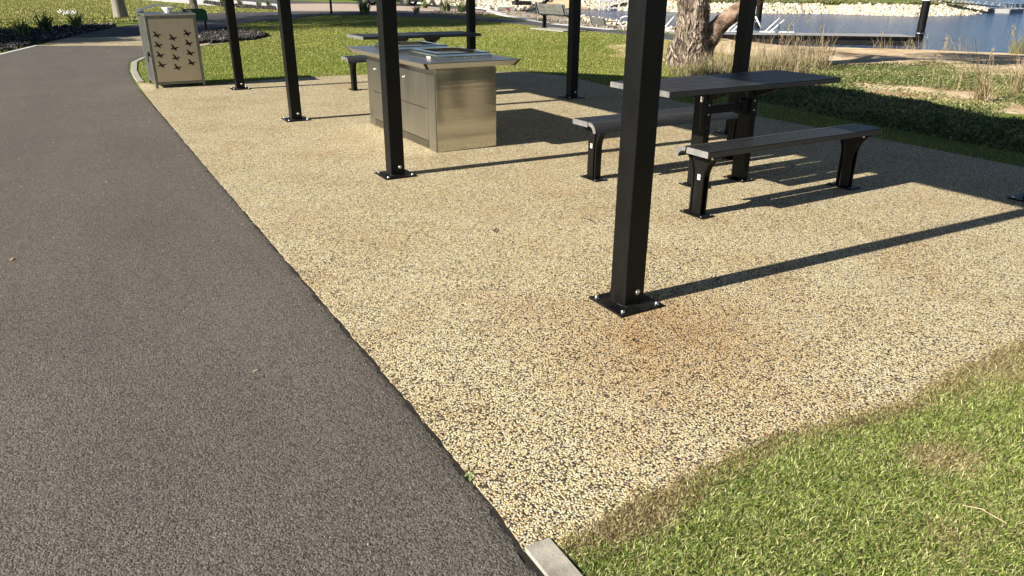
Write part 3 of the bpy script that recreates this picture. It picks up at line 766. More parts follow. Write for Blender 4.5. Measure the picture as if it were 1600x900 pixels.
# ------------------------------------------------------------------ barbecue
def make_bbq():
    x0, x1, y0, y1 = .640, 1.266, 3.541, 5.239; Z = .73; T = .80
    t = thing('barbecue_cabinet', 'stainless steel double barbecue cabinet with overhanging benchtop', 'barbecue', (x0, y0, 0))
    w, d = x1-x0, y1-y0
    bm = bmesh.new(); box(bm, .012, w-.002, .0, d, .0, Z, .006, seg=2); obj('cabinet_body', bm, M['steel'], t)
    # long front with panels, on the -x side
    bm = bmesh.new(); segs = [(.004, .155), (.163, .78), (.788, .915), (.923, 1.54), (1.548, d-.004)]
    for a, b in segs:
        if b-a > .4: continue
        box(bm, -.001, .0115, a, b, .006, Z-.05, .0015)
    obj('side_panel', bm, M['steel_side'], t)
    for a, b in ((.163, .78), (.923, 1.54)):
        bm = bmesh.new(); box(bm, -.003, .0115, a, b, .375, Z-.05, .002); dr = obj('door', bm, M['steel_side'], t)
        bm = bmesh.new(); dome(bm, (-.003, b-.09, .60), .013, .012, 14, 'x'); obj('lock', bm, M['bright'], dr, sharp=.7)
        bm = bmesh.new(); box(bm, -.0025, .0115, a, b, .085, .370, .002); obj('lower_panel', bm, M['steel_side'], t)
        bm = bmesh.new(); box(bm, .003, .0116, a, b, .012, .080); gr = obj('vent_grille', bm, M['hole'], t)
        bm = bmesh.new(); k = a+.008
        while k < b-.008:
            box(bm, -.0022, .0028, k, k+.014, .012, .080); k += .027
        obj('vent_slats', bm, M['steel_side'], gr)
    bm = bmesh.new(); box(bm, .03, w-.03, .03, d-.03, Z+.001, Z+.02); obj('neck', bm, M['steel_side'], t)
    # benchtop: flat sheet with an edge folded down and inwards
    o = .160; ins = .040; zf = T-.052
    bm = bmesh.new()
    def ring(off, z): return [bm.verts.new(c) for c in ((-off, -off, z), (w+off, -off, z), (w+off, d+off, z), (-off, d+off, z))]
    r0 = ring(o-.004, T); r1 = ring(o, T-.006); r2 = ring(o-ins, zf); r3 = ring(-.02, zf-.0005+.002)
    bm.faces.new(r0)
    for a, b in ((r0, r1), (r1, r2), (r2, r3)):
        for i in range(4): bm.faces.new((a[i], b[i], b[(i+1) % 4], a[(i+1) % 4]))
    obj('benchtop', bm, M['steel_top'], t)
    for sx, sy in ((0, 0), (1, 0), (0, 1), (1, 1)):
        cx = -o if sx == 0 else w+o; cy = -o if sy == 0 else d+o; ux = 1 if sx == 0 else -1; uy = 1 if sy == 0 else -1
        bm = bmesh.new()
        top = [(cx-ux*.003, cy-uy*.003), (cx+ux*.020, cy-uy*.003), (cx-ux*.003, cy+uy*.020)]
        bot = [(px+ux*ins, py+uy*ins) for px, py in top]
        A = [bm.verts.new((*p_, T-.002)) for p_ in top]; B = [bm.verts.new((*p_, zf-.003)) for p_ in bot]
        for i in range(3): bm.faces.new((A[i], A[(i+1) % 3], B[(i+1) % 3], B[i]))
        bm.faces.new(A); bm.faces.new(B)
        obj('corner_cap', bm, M['black_part'], t)
    # two hotplates in raised surrounds
    for k, ya in enumerate((.04, .93)):
        X0, X1, Y0, Y1 = .045, .60, ya, ya+.62
        bm = bmesh.new()
        def rg(i, z): return [bm.verts.new(c) for c in ((X0+i, Y0+i, z), (X1-i, Y0+i, z), (X1-i, Y1-i, z), (X0+i, Y1-i, z))]
        rings = [rg(0, T+.0005), rg(0, T+.028), rg(.006, T+.030), rg(.008, T+.046), rg(.022, T+.056), rg(.075, T+.058), rg(.080, T+.054), rg(.10, T+.022)]
        for a, b in zip(rings, rings[1:]):
            for i in range(4): bm.faces.new((a[i], a[(i+1) % 4], b[(i+1) % 4], b[i]))
        bm.faces.new(rings[-1])
        hp = obj('hotplate', bm, M['steel'], t)
        bm = bmesh.new(); box(bm, X0+.11, X1-.11, Y0+.11, Y1-.11, T+.0225, T+.032, .004); obj('cooking_plate', bm, m_plate, hp)
        bm = bmesh.new(); box(bm, X0-.0015, X0-.0003, Y0+.12, Y0+.20, T+.006, T+.024); obj('rating_label', bm, M['white_sticker'], hp)
        bm = bmesh.new()
        for q in (-.09, 0, .09): dome(bm, ((X0+X1)/2+q, Y0-.0002, T+.016), .006, .004, 10, 'y')
        obj('button', bm, M['bright'], hp)
    # hotplate covers lie open on the lake side as low lips
    return t
m_plate = m_simple('hotplate_steel', (.35, .34, .33), .35, .9, .35, 14)
make_bbq()

# ------------------------------------------------------------------ bin enclosure
def make_bin():
    t = thing('bin_enclosure', 'stainless steel bin enclosure with rows of flying bird cut-outs', 'bin', (-1.045, 9.411, 0), .03)
    w, d, Z = .677, .712, .98
    bm = bmesh.new(); box(bm, .018, w-.018, .016, d-.01, .05, Z-.025, .003); obj('cabinet_body', bm, M['steel_dark'], t)
    for x in (0, w-.034):
        for y in (0, d-.034):
            bm = bmesh.new(); box(bm, x, x+.034, y, y+.034, 0, Z, .004); obj('corner_post', bm, M['steel_dark'], t)
    for z0_, z1_ in ((.045, .080), (Z-.036, Z-.002)):
        bm = bmesh.new(); box(bm, .034, w-.034, .002, .030, z0_, z1_, .002); obj('frame_rail', bm, M['steel_dark'], t)
    bm = bmesh.new(); box(bm, .038, w-.038, .004, .014, .083, Z-.040, .002); pn = obj('front_panel', bm, M['steel_worn'], t)
    bm = bmesh.new(); box(bm, .004, .016, .040, d-.040, .06, Z-.03, .002); sp = obj('side_door', bm, M['steel_side'], t)
    bm = bmesh.new(); box(bm, -.006, w+.006, -.006, d+.006, Z+.001, Z+.028, .004); obj('top_tray', bm, M['steel_top'], t)
    # curved hood sheet over the top
    bm = bmesh.new(); N = 18; P0 = []; ya, yb = .30, .70
    for i in range(N+1):
        u = i/N; x = -.03+(w+.04)*u; z = Z+.045+.125*math.sin(math.pi*(.10+.80*u))-.125*math.sin(math.pi*.1)
        P0.append((x, z))
    rows = [[bm.verts.new((x, y, z+dz)) for x, z in P0] for y, dz in ((ya, 0), (yb, 0), (yb, -.006), (ya, -.006))]
    for a in range(4):
        A, B = rows[a], rows[(a+1) % 4]
        for i in range(N): bm.faces.new((A[i], A[i+1], B[i+1], B[i]))
    bm.faces.new([rows[k][0] for k in range(4)]); bm.faces.new([rows[k][-1] for k in range(4)])
    obj('curved_hood', bm, M['steel_top'], t, sharp=.5)
    bm = bmesh.new()
    for x in (-.008, w-.055):
        for y in (ya+.01, yb-.07): box(bm, x, x+.06, y, y+.06, Z+.0285, Z+.058, .003)
    obj('hood_bracket', bm, M['cap'], t)
    # black gate latch on the left side
    bm = bmesh.new(); box(bm, -.030, .003, .03, .05, .44, .50, .003); box(bm, -.045, -.012, .00, .075, .455, .47, .003); tube(bm, [(-.03, .04, .44), (-.034, .045, .40), (-.028, .05, .37)], .008, 8)
    obj('latch', bm, M['black_part'], t)
    bm = bmesh.new(); tube(bm, [(.003, .35, .80), (-.03, .35, .80), (-.034, .42, .77), (.003, .42, .77)], .007, 8); obj('handle', bm, M['bright'], t)
    # birds: three columns of flying birds, each a cut-out showing dark
    body = [(.00, .012), (.012, .018), (.030, .014), (.045, .020), (.055, .020), (.078, .014), (.056, .010), (.048, .004), (.036, -.004), (.020, -.006), (.006, .000), (-.014, -.008), (-.010, .004)]
    wing1 = [(.012, .016), (.000, .030), (-.006, .052), (.010, .044), (.024, .028), (.030, .015)]
    wing2 = [(.020, -.004), (.030, -.012), (.042, -.024), (.044, -.006), (.040, -.001)]
    s = 1.38; proto = None
    for k in range(12):
        c, r = k % 3, k//3
        bx_ = .065+c*.205+(.0 if c != 2 else -.005); bz = .715-r*.135-(.045 if c == 1 else (-.012 if c == 2 else 0))
        if proto is None:
            bm = bmesh.new()
            for sh in (body, wing1, wing2):
                bm.faces.new([bm.verts.new((x*s, 0, z*s)) for x, z in sh])
            bmesh.ops.solidify(bm, geom=bm.faces[:], thickness=.0006)
            proto = obj('bird_cutout', bm, m_simple('cut_out_dark', (.030, .022, .014), .8, 0, .4, 60), pn); o = proto
        else:
            o = proto.copy(); COL.objects.link(o); o.parent = pn
        o.location = (bx_+.025, .0034, bz-.005)
    return t
bt = make_bin()
# white bowl left on top of the bin
def lathe(bm, prof, c, seg=24):
    rings = [[bm.verts.new((c[0]+r*math.cos(2*math.pi*i/seg), c[1]+r*math.sin(2*math.pi*i/seg), c[2]+z)) for i in range(seg)] for r, z in prof]
    for a, b in zip(rings, rings[1:]):
        for i in range(seg): bm.faces.new((a[i], a[(i+1) % seg], b[(i+1) % seg], b[i]))
    return rings
bm = bmesh.new()
r_ = lathe(bm, [(.001, .001), (.040, .001), (.044, .012), (.085, .075), (.082, .076), (.038, .014), (.001, .012)], (-.70, 9.62, 1.009))
tag(obj('white_bowl', bm, M['white'], smooth=True), 'small white bowl left on top of the bin enclosure', 'bowl')

# ------------------------------------------------------------------ green sign, bollard
gx_, gy_ = P(323, 49)
t = thing('green_sign', 'dark green rounded panel on a black post behind the bin', 'sign', (gx_, gy_, 0), -.12)
bm = bmesh.new(); cyl(bm, (0, 0, 0), (0, 0, .62), .03, seg=12); cyl(bm, (-.55, 0, 0), (-.55, 0, .62), .03, seg=12); obj('post', bm, M['black'], t, sharp=.6)
bm = bmesh.new(); pts = [(-.62, .32), (.08, .32)]+[(.08-.14+.14*math.cos(a), .52+.14*math.sin(a)) for a in np.linspace(0, math.pi/2, 7)]+[(-.48, .66)]+[(-.48+.14*math.cos(a), .52+.14*math.sin(a)) for a in np.linspace(math.pi/2, math.pi, 7)]
prism(bm, pts, 'y', -.06, -.035); obj('panel', bm, M['green'], t)
bx_, by_ = P(518, 22)
t = thing('bollard_post', 'slim black post standing where the lawn meets the far path', 'post', (bx_, by_, 0))
bm = bmesh.new(); cyl(bm, (0, 0, 0), (0, 0, 3.2), .055, seg=16); obj('shaft', bm, M['black'], t, sharp=.6)
bm = bmesh.new(); cyl(bm, (0, 0, 3.2), (0, 0, 3.32), .16, .10, seg=20); obj('lamp_head', bm, M['cap'], t, sharp=.6)
bx_, by_ = 12.1, 53.5
t = thing('low_marker', 'short black marker beside the driveway at the top edge', 'marker', (bx_, by_, 0))
bm = bmesh.new(); cyl(bm, (0, 0, 0), (0, 0, .35), .12, seg=12); obj('stub', bm, M['black'], t, sharp=.6)
bm = bmesh.new(); cyl(bm, (0, 0, .35), (0, 0, .38), .13, .1, seg=12); obj('lid', bm, M['cap'], t, sharp=.6)

# ------------------------------------------------------------------ park benches with backs
def make_park_bench():
    """length along y, faces +x"""
    t = thing('park_bench', 'x', 'bench', group='park benches facing the lake')
    L = 1.75; h = L/2
    bm = bmesh.new()
    for i in range(3): box(bm, -.20+i*.145, -.20+i*.145+.135, -h, h, .425, .455, .006)
    obj('seat', bm, M['slat'], t)
    bm = bmesh.new()
    for i in range(3):
        z0 = .465+i*.105; a = -.24-i*.038
        prism(bm, [(a, z0), (a-.035, z0+.096), (a-.010, z0+.102), (a+.026, z0+.007)], 'y', -h, h)
    obj('backrest', bm, M['cap'], t)
    for s in (-1, 1):
        y = s*.78
        bm = bmesh.new(); box(bm, -.07, .05, y-.03, y+.03, .01, .425, .004); tube(bm, [(.18, y, .405), (-.1, y, .41), (-.23, y, .45), (-.29, y, .58), (-.35, y, .775)], .022, 8)
        obj('leg', bm, M['black'], t)
        bm = bmesh.new(); tube(bm, [(-.30, y+s*.04, .63), (-.1, y+s*.04, .665), (.14, y+s*.04, .66), (.20, y+s*.04, .60), (.16, y+s*.04, .42)], .016, 8)
        obj('armrest', bm, M['black'], t)
        bm = bmesh.new(); box(bm, -.10, .08, y-.07, y+.07, 0, .011, .003); obj('foot_plate', bm, M['black'], t)
    return t
pb = make_park_bench(); pb.location = (12.30, 19.08, .036); pb.rotation_euler.z = 0; pb['label'] = 'park bench with black legs on a concrete slab at the lawn edge, seen from behind'
pb2 = copy_tree(pb); q_ = (17.15, 22.9); pb2.location = (q_[0], q_[1], tz(*q_)-.01); pb2.rotation_euler.z = -.28; pb2['label'] = 'park bench beyond the path, its back to us in front of the water'

# ------------------------------------------------------------------ vegetation builders
def blades(name, X, Y, Z, H, Wd, lean, mat, dry, parent=None, kind=None, label=None, bend=.5, la=None):
    n_ = len(X); a = rng.uniform(0, 2*np.pi, n_)
    if la is None: la = rng.uniform(0, 2*np.pi, n_)
    ux, uy = np.cos(a), np.sin(a); lx, ly = np.cos(la)*lean, np.sin(la)*lean
    base = np.stack([X, Y, Z], -1); u = np.stack([ux, uy, 0*ux], -1)*(Wd/2)[:, None]
    midp = base+np.stack([lx*H*.35, ly*H*.35, H*.55], -1); tip = base+np.stack([lx*H, ly*H, H*(1-bend*lean**2)], -1)
    V = np.stack([base-u, base+u, midp+u*.85, midp-u*.85, tip], 1).reshape(-1, 3)
    i0 = np.arange(n_)*5
    q = np.stack([i0, i0+1, i0+2, i0+3, i0+3, i0+2, i0+4], -1).ravel(); sz = np.tile([4, 3], n_)
    o = npmesh(name, V, q, sz, mat, parent, attr={'dry': np.repeat(dry, 5)})
    if label: tag(o, label, kind=kind)
    return o

# foreground grass: long blades spilling over the paving edge
def fg_grass():
    x = np.concatenate([rng.uniform(-1.218, 1.9, 760000), rng.uniform(-1.218, 5.5, 200000)]); y = np.concatenate([rng.uniform(-2.45, -.93, 760000), rng.uniform(-4.6, -.93, 200000)])
    edge = -1.19+.10*(fbm(x, x*0, 3.2, 5)-.5)*2+.05*(fbm(x, x*.3, 17, 8)-.5)+.03*x*.2
    din = edge-y                                      # distance inside the grass
    p = np.clip((din+.07)/.10, 0, 1); p = np.where(din < 0, p*p*.30, np.clip(.45+din*9, 0, 1))
    k = rng.random(len(x)) < p
    # leave the kerb clear
    k &= ~((x < -1.212) & (y < -1.17))
    k &= rng.random(len(x)) < np.clip(.25+1.5*fbm(x, y, 55, 101), .12, 1)
    x, y, din = x[k], y[k], din[k]
    pt = fbm(x, y, 1.7, 21)*.75+fbm(x, y, 9, 22)*.25
    patch = (np.exp(-(((x-.07)/.10)**2+((y+1.49)/.06)**2))+.8*np.exp(-(((x-.13)/.09)**2+((y+1.57)/.05)**2))+1.1*np.exp(-(((x+.95)/.14)**2+((y+1.27)/.06)**2))+.6*np.exp(-(((x-.9)/.3)**2+((y+1.32)/.09)**2))+.5*np.exp(-(((x+.25)/.1)**2+((y+1.75)/.06)**2)))*(.5+fbm(x, y, 14, 77))
    dryp = np.clip((pt-.56)*2.6, 0, .8)+patch+np.clip(.12-din, 0, .2)*5.5*(.6+.8*fbm(x, y, 8, 78))+.17
    dry = np.clip(np.where(rng.random(len(x)) < dryp, rng.uniform(.6, 1, len(x)), rng.uniform(0, .25, len(x))), 0, 1)
    H = rng.uniform(.012, .027, len(x))*(.6+.65*fbm(x, y, 4, 31))*np.clip(.5+din*6, .5, 1)*np.where(rng.random(len(x)) < .03, 1.6, 1); Wd = rng.uniform(.0016, .0034, len(x))
    lean = rng.uniform(.3, 1.25, len(x))
    blades('foreground_grass', x, y, np.full(len(x), .0015), H, Wd, lean, M['blade'], dry, kind='stuff', label='green grass with dry brown patches in the foreground corner', bend=.35, la=9*fbm(x, y, 30, 111)+rng.normal(0, 1.7, len(x)))
fg_grass()

sheet('turf_thatch', [(-1.214, -4.6), (5.6, -4.6), (5.6, -1.22)]+[(x_, -1.235+.10*(float(fbm(np.array([x_]), np.array([0.]), 3.2, 5)[0])-.5)*2+.03*x_*.2+.03*mnoise.noise(Vector((x_*14, 0, 0)))+.02*mnoise.noise(Vector((x_*45, 3, 0)))) for x_ in np.arange(4.8, -1.21, -.02)]+[(-1.214, -1.24)], .0024, m_simple('thatch_soil', (.040, .034, .016), .95, 0, .6, 40, .004), 'brownish thatch under the foreground grass', follow=False, thick=0)
def litter():
    n_ = 42000; x = rng.uniform(-1.2, 4.8, n_); off_ = np.abs(rng.normal(0, .038, n_))-.08
    e = -1.19+.10*(fbm(x, x*0, 3.2, 5)-.5)*2+.05*(fbm(x, x*.3, 17, 8)-.5)+.03*x*.2
    y = e+off_*(.5+1.2*fbm(x, x*0, 5, 66)); k = (rng.random(n_) < 1.5*fbm(x, y, 6, 67)-.25) & (y > -1.3) & ((x > -1.21) | (y > -1.18)); x, y = x[k], y[k]; n2 = len(x)
    blades('dead_clippings', x, y, np.full(n2, .0025), rng.uniform(.008, .024, n2), rng.uniform(.0014, .003, n2), rng.uniform(1.0, 1.35, n2), M['litter'], rng.uniform(.0, 1, n2), kind='stuff', label='brown dead grass clippings along the paving edge', bend=.50)
litter()
def lawn(name, poly, n_, hmin, hmax, w, label, exclude=()):
    xs = [p[0] for p in poly]; ys = [p[1] for p in poly]
    x = rng.uniform(min(xs), max(xs), n_); y = rng.uniform(min(ys), max(ys), n_); k = inside(poly, x, y)
    for e in exclude: k &= ~inside(e, x, y)
    x, y = x[k], y[k]; z = terrain(x, y)-.006
    d = np.hypot(x+2, y+2.5); ww = w*np.clip(d/9, .6, 3)
    dryp = np.clip((fbm(x, y, .8, 41)-.60)*2.5, 0, .7)+(.38 if name == 'park_grass' else .10)
    dry = np.where(rng.random(len(x)) < dryp, rng.uniform(.5, 1, len(x)), rng.uniform(0, .3, len(x)))
    blades(name, x, y, z, rng.uniform(hmin, hmax, len(x)), ww*rng.uniform(.7, 1.3, len(x)), rng.uniform(.2, 1.0, len(x)), M['lawn_blade'], dry, kind='stuff', label=label)
LAWN = [(-1.05, 10.6), (-.9, 13.5), (-.6, 14.5), (-.2, 15.4), (.4, 16.4), (1.0, 17.1), (1.4, 17.9), (2.4, 18.6), (3.2, 20.0), (3.0, 21.4), P(355, 39), P(410, 33.5), P(457, 30.5), P(480, 26), P(510, 24), P(588, 24.7), P(621, 25.7), P(733, 31), P(800, 36.6), P(845, 41.5), (11.65, 20.5), (11.65, 17.8), P(870, 45.5), P(980, 54.5), (13.6, 14.0), (13, 9.5), (8.5, 9.2), (6.5, 6.2), (6.0, 3.6), (5.85, 1.2), (5.9, -5), (4.85, -5), (4.82, -1.2), (4.84, 2.0), (4.78, 3.6), (4.80, 5.5), (4.93, 6.8), (5.08, 8.0), (4.72, 8.95), (3.9, 9.35), (2.9, 9.65), (1.87, 9.82), (.94, 9.86), (.2, 9.66), (-.3, 9.5), (-.3, 10.12), (-1.0, 10.18)]
lawn('lawn_grass', LAWN, 480000, .012, .035, .006, 'sunlit mown lawn between the paving and the far path')
TL = [(-3.2, 16.9), (-2.75, 19), (-3.6, 18.8), (-4.6, 17.6), (-7, 17), (-7, 14), (-4.1, 14.5)]
lawn('verge_grass', TL, 14000, .02, .06, .008, 'grass verge beside the thin pale kerb')
TL2 = [(-8, 24.5), (-3.5, 24.8), (-1.9, 27.2), (-.6, 28.4), (.6, 30), (2.1, 33.3), (4.0, 37.0), (8.4, 38.6), (8.6, 41.5), P(350, 10.5), P(262, 3.5), (4, 70), (-14, 70), (-14, 24.5)]
lawn('park_grass', TL2, 130000, .03, .09, .012, 'patchy grass under the gum trees beyond the garden bed')

# leafy ground cover on the bank
def leaves(name, X, Y, Z, size, mat, dry, parent=None, flat=.6):
    n_ = len(X)
    d = rng.normal(size=(n_, 3)); d[:, 2] = np.abs(d[:, 2])*flat; d /= np.linalg.norm(d, axis=1)[:, None]
    s = rng.normal(size=(n_, 3)); s -= (s*d).sum(1)[:, None]*d; s /= np.linalg.norm(s, axis=1)[:, None]
    c = np.stack([X, Y, Z], -1); L = size[:, None]
    V = np.stack([c, c+d*L*.5+s*L*.28, c+d*L, c+d*L*.5-s*L*.28], 1).reshape(-1, 3)
    i0 = np.arange(n_)*4; q = np.stack([i0, i0+1, i0+2, i0+3], -1).ravel()
    return npmesh(name, V, q, np.full(n_, 4), mat, parent, attr={'dry': np.repeat(dry, 4)})
def ground_cover():
    n_ = 520000
    x = rng.uniform(5.6, 22, n_)**1.0; y = rng.uniform(-4, 10.2, n_)
    e = np.interp(y, [-4, 1.2, 2.0, 3.6, 5.3, 7.5, 10.2], [5.9, 5.85, 5.85, 6.15, 6.7, 8.1, 9.4])+.15*(fbm(x, y, 3, 2)-.5)
    din = x-e
    f = fbm(x, y, .55, 52)*.7+fbm(x, y, 2.4, 53)*.3
    dens = np.where(din < 3.0, 1.0, np.clip((f-.475+.05*np.clip(6.5-din, 0, 4))*5, 0, 1))
    dens = np.where(x > 17, dens*.4, dens)*np.where(din > 0, 1, 0)
    dens *= np.clip(13/np.maximum(x, 6), .35, 1)
    k = rng.random(n_) < dens; x, y, din, f = x[k], y[k], din[k], f[k]
    hh = (.05+.20*np.clip(fbm(x, y, 1.6, 57), 0, 1))*np.clip(din/.5, .15, 1)*np.where(din < 3, 1, .55)
    z = terrain(x, y)+hh*rng.random(len(x))**.6-.02
    dry = np.clip(np.where(rng.random(len(x)) < np.clip((fbm(x, y, 1.3, 91)-.42)*2.2, .05, .75), rng.uniform(.4, 1, len(x)), .1), 0, 1)
    o = leaves('ground_cover', x, y, z, rng.uniform(.025, .06, len(x)), M['cover'], dry)
    tag(o, 'dense green creeping ground cover on the lake bank', kind='stuff')
ground_cover()

def reed_clump(name, x, y, n_, rad, hmin, hmax, label, dryness=.85, leanmax=.5, plumes=6, group=None, squash=1.0, cat='reeds'):
    r = random.Random(int(x*100+y*7)); z0 = tz(x, y)-.02
    t = thing(name, label, cat, (x, y, z0), 0, group)
    bm = bmesh.new(); heads = []
    for i in range(max(6, n_//3)):
        a = r.uniform(0, 6.28); rr = rad*math.sqrt(r.random()); bx, by = rr*math.cos(a), rr*math.sin(a)*squash; h = r.uniform(hmin, hmax)
        la = r.uniform(0, 6.28); ln = r.uniform(0, leanmax)*h
        pts = [(bx+ln*math.cos(la)*u**1.6, by+ln*math.sin(la)*u**1.6, h*u) for u in (0, .35, .7, 1)]
        tube(bm, pts, [.005, .0045, .0035, .0022], 4); heads.append((pts[-1], h))
    st = obj('stems', bm, M['reed'], t)
    me = st.data; at = me.attributes.new('dry', 'FLOAT', 'POINT'); at.data.foreach_set('value', np.full(len(me.vertices), 1.0, np.float32))
    # leaves
    N = n_*4; a = rng.uniform(0, 6.28, N); rr = rad*np.sqrt(rng.random(N))*1.05
    X = rr*np.cos(a); Y = rr*np.sin(a)*squash; H = rng.uniform(hmin*.3, hmax*.8, N)
    dry = np.where(rng.random(N) < dryness, rng.uniform(.7, 1, N), rng.uniform(0, .4, N))
    blades('leaves', X, Y, np.zeros(N), H, rng.uniform(.005, .012, N), rng.uniform(.05, leanmax*1.7, N), M['reed'], dry, parent=t)
    for (p, h) in r.sample(heads, min(plumes, len(heads))):
        bm = bmesh.new()
        for k in range(26):
            u = r.random(); c = Vector(p)+Vector((r.gauss(0, .012), r.gauss(0, .012), -.16*u+.03)); d = Vector((r.gauss(0, .5), r.gauss(0, .5), 1.2)).normalized()*.055
            s = Vector((r.gauss(0, 1), r.gauss(0, 1), 0)).normalized()*.006
            bm.faces.new([bm.verts.new(c-s), bm.verts.new(c+s), bm.verts.new(c+d)])
        o = obj('plume', bm, M['reed'], t); me = o.data; at = me.attributes.new('dry', 'FLOAT', 'POINT'); at.data.foreach_set('value', np.full(len(me.vertices), .9, np.float32))
    return t
def PT(px, py):
    """ground point under the sight line, on the sloping terrain"""
    z = 0
    for _ in range(60): q = P(px, py, z); z = .5*z+.5*tz(*q)
    return q
q = PT(1085, 118); q2 = PT(1150, 122); q3 = PT(1215, 122); q4 = PT(1258, 108)
reed_clump('reed_clump', q2[0]+.1, q2[1]+.2, 260, .62, .35, .85, 'thicket of mixed green and dry reeds at the right foot of the gum tree', .38, .5, 4, 'dry reeds on the bank')
reed_clump('reed_clump', q[0]-.1, q[1]-.30, 330, .62, .22, .52, 'short green and straw grass tuft in front of the gum tree trunk', .5, .9, 0, 'dry reeds on the bank')
reed_clump('reed_clump', q3[0], q3[1], 300, .62, .45, .95, 'pale dry reeds right of the post behind the near table', .7, .4, 6, 'dry reeds on the bank')
reed_clump('reed_clump', q4[0], q4[1], 110, .55, .5, 1.2, 'tall thin reeds with feathery plumes standing against the water', .7, .5, 10, 'dry reeds on the bank')
for (px, py, n_, rad, h0, h1, lab, dr) in ((1533, 158, 34, .16, .5, 1.15, 'straw coloured reed clump leaning on the right of the bank', .95),
                                     (1588, 150, 26, .14, .6, 1.25, 'tall reed clump at the right edge of the picture', .8),
                                     (1470, 140, 9, .35, .3, .7, 'few bent dry canes left of the straw clump', .95)):
    a = PT(px, py); reed_clump('reed_clump', a[0], a[1], n_, rad, h0, h1, lab, dr, .65, 3, 'dry reeds on the bank')
for (px, py, lab) in ((1430, 78, 'thin twiggy reeds on the sand in front of the mooring pile'), (1490, 80, 'sparse reed stalks at the water edge right of the pile'), (1378, 76, 'pale bent reeds in front of the floating jetty')):
    a = PT(px, py); reed_clump('reed_clump', a[0], a[1], 14, .5, .3, .8, lab, .9, .8, 2, 'dry reeds on the bank')
a = PT(1588, 84)
reed_clump('dark_shrub', a[0], a[1], 60, .22, .4, .9, 'small dark shrub at the water edge on the far right', .0, .5, 0, None, 1, 'shrub')

def strap_plant(x, y, n_, h, label, group, spread=.7, dr=.1):
    t = thing('strap_leaf_plant', label, 'plant', (x, y, tz(x, y)), 0, group)
    X = rng.normal(0, .05*h*2, n_); Y = rng.normal(0, .05*h*2, n_)
    blades('leaves', X, Y, np.zeros(n_), rng.uniform(.5*h, h, n_), np.full(n_, .03*h/.5), rng.uniform(.1, spread, n_), M['strap'], np.where(rng.random(n_) < dr, .8, .05), parent=t)
    bm = bmesh.new(); cyl(bm, (0, 0, -.02), (0, 0, .05), .05, .03, seg=8); obj('crown_base', bm, M['mulch'], t)
for px, py, h, lab in ((37, 58, .62, 'spiky strap-leaf plant at the left end of the dark garden bed'), (73, 50, .72, 'taller upright strap-leaf plant in the middle of the garden bed'), (122, 46, .68, 'bright strap-leaf plant at the right end of the garden bed')):
    a = P(px, py); strap_plant(a[0], a[1], 62, h, lab, 'strap-leaf plants in the garden bed', 1.0)
for px, py, h, lab in ((570, 23, .95, 'small spiky plant beside the far path in front of the paving'), (651, 22.5, .6, 'thin spiky plant right of the parked car'), (698, 19.5, .85, 'leafy plant in the gravel bed, left of its pair'), (722, 20, .8, 'leafy plant in the gravel bed, right of its pair'), (664, 13, .7, 'lone low plant at the edge of the ramp asphalt'),
                       (420, 11, .55, 'tuft at the end of the driveway verge'), (375, 9, .6, 'tuft in the mulch strip along the driveway, middle one'), (405, 10.5, .55, 'tuft in the mulch strip along the driveway, right of the middle'), (347, 6.5, .7, 'tuft by the driveway, nearest to the young tree')):
    a = P(px, py); strap_plant(a[0], a[1], 60, h, lab, 'small plants along the far paving', .9, .3)

# mulch beds: chips
def chips(name, poly, n_, size, mat, label, z=.0):
    xs = [p[0] for p in poly]; ys = [p[1] for p in poly]
    x = rng.uniform(min(xs), max(xs), n_); y = rng.uniform(min(ys), max(ys), n_); k = inside(poly, x, y); x, y = x[k], y[k]; n_ = len(x)
    zz = terrain(x, y)+z+rng.uniform(0, size*1.2, n_)
    d = rng.normal(size=(n_, 3)); d[:, 2] *= .45; d /= np.linalg.norm(d, axis=1)[:, None]
    s = rng.normal(size=(n_, 3)); s -= (s*d).sum(1)[:, None]*d; s /= np.linalg.norm(s, axis=1)[:, None]
    c = np.stack([x, y, zz], -1); L = (size*rng.uniform(.5, 1.4, n_))[:, None]; w_ = L*rng.uniform(.25, .5, n_)[:, None]; th = np.cross(d, s)*L*.12
    V = np.stack([c-d*L-s*w_+th, c+d*L-s*w_+th, c+d*L+s*w_+th, c-d*L+s*w_+th, c-d*L-s*w_-th, c+d*L-s*w_-th, c+d*L+s*w_-th, c-d*L+s*w_-th], 1).reshape(-1, 3)
    i0 = np.arange(n_)[:, None]*8
    fc = np.array([0, 1, 2, 3, 7, 6, 5, 4, 0, 4, 5, 1, 1, 5, 6, 2, 2, 6, 7, 3, 3, 7, 4, 0])
    o = npmesh(name, V, (i0+fc).ravel(), np.full(n_*6, 4), mat)
    return tag(o, label, kind='stuff')
BED1 = [P(0, 82), P(-60, 92), P(-60, 55), P(0, 50), P(60, 47), P(100, 41.5), P(180, 39), P(180, 43), P(120, 55.5), P(60, 68)]
BED2 = [P(318, 68), (0.8, 17.6), (1.6, 21.6), P(318, 52), P(345, 47), P(372, 47), P(400, 51), P(421, 56.5), P(395, 62), P(350, 66.5)]
sheet('garden_bed_soil', BED1, .005, M['mulch'], 'dark mulched garden bed'); sheet('lawn_bed_soil', BED2, .024, M['mulch'], 'dark mulched bed at the path corner')
chips('bark_mulch', BED1, 16000, .045, M['mulch'], 'dark bark mulch in the garden bed with plants'); chips('bark_mulch', BED2, 12000, .042, M['mulch'], 'dark bark mulch in the pointed bed by the lawn', .02)
BED3 = [P(320, 1.5), P(350, 6.5), P(430, 12), P(432, 16), P(350, 11.5), P(318, 6)]
chips('bark_mulch', BED3, 9000, .06, M['mulch'], 'mulch strip along the pale driveway')
BED4 = [P(672, 21.5), P(690, 15), P(745, 16), P(775, 22), P(735, 23)]
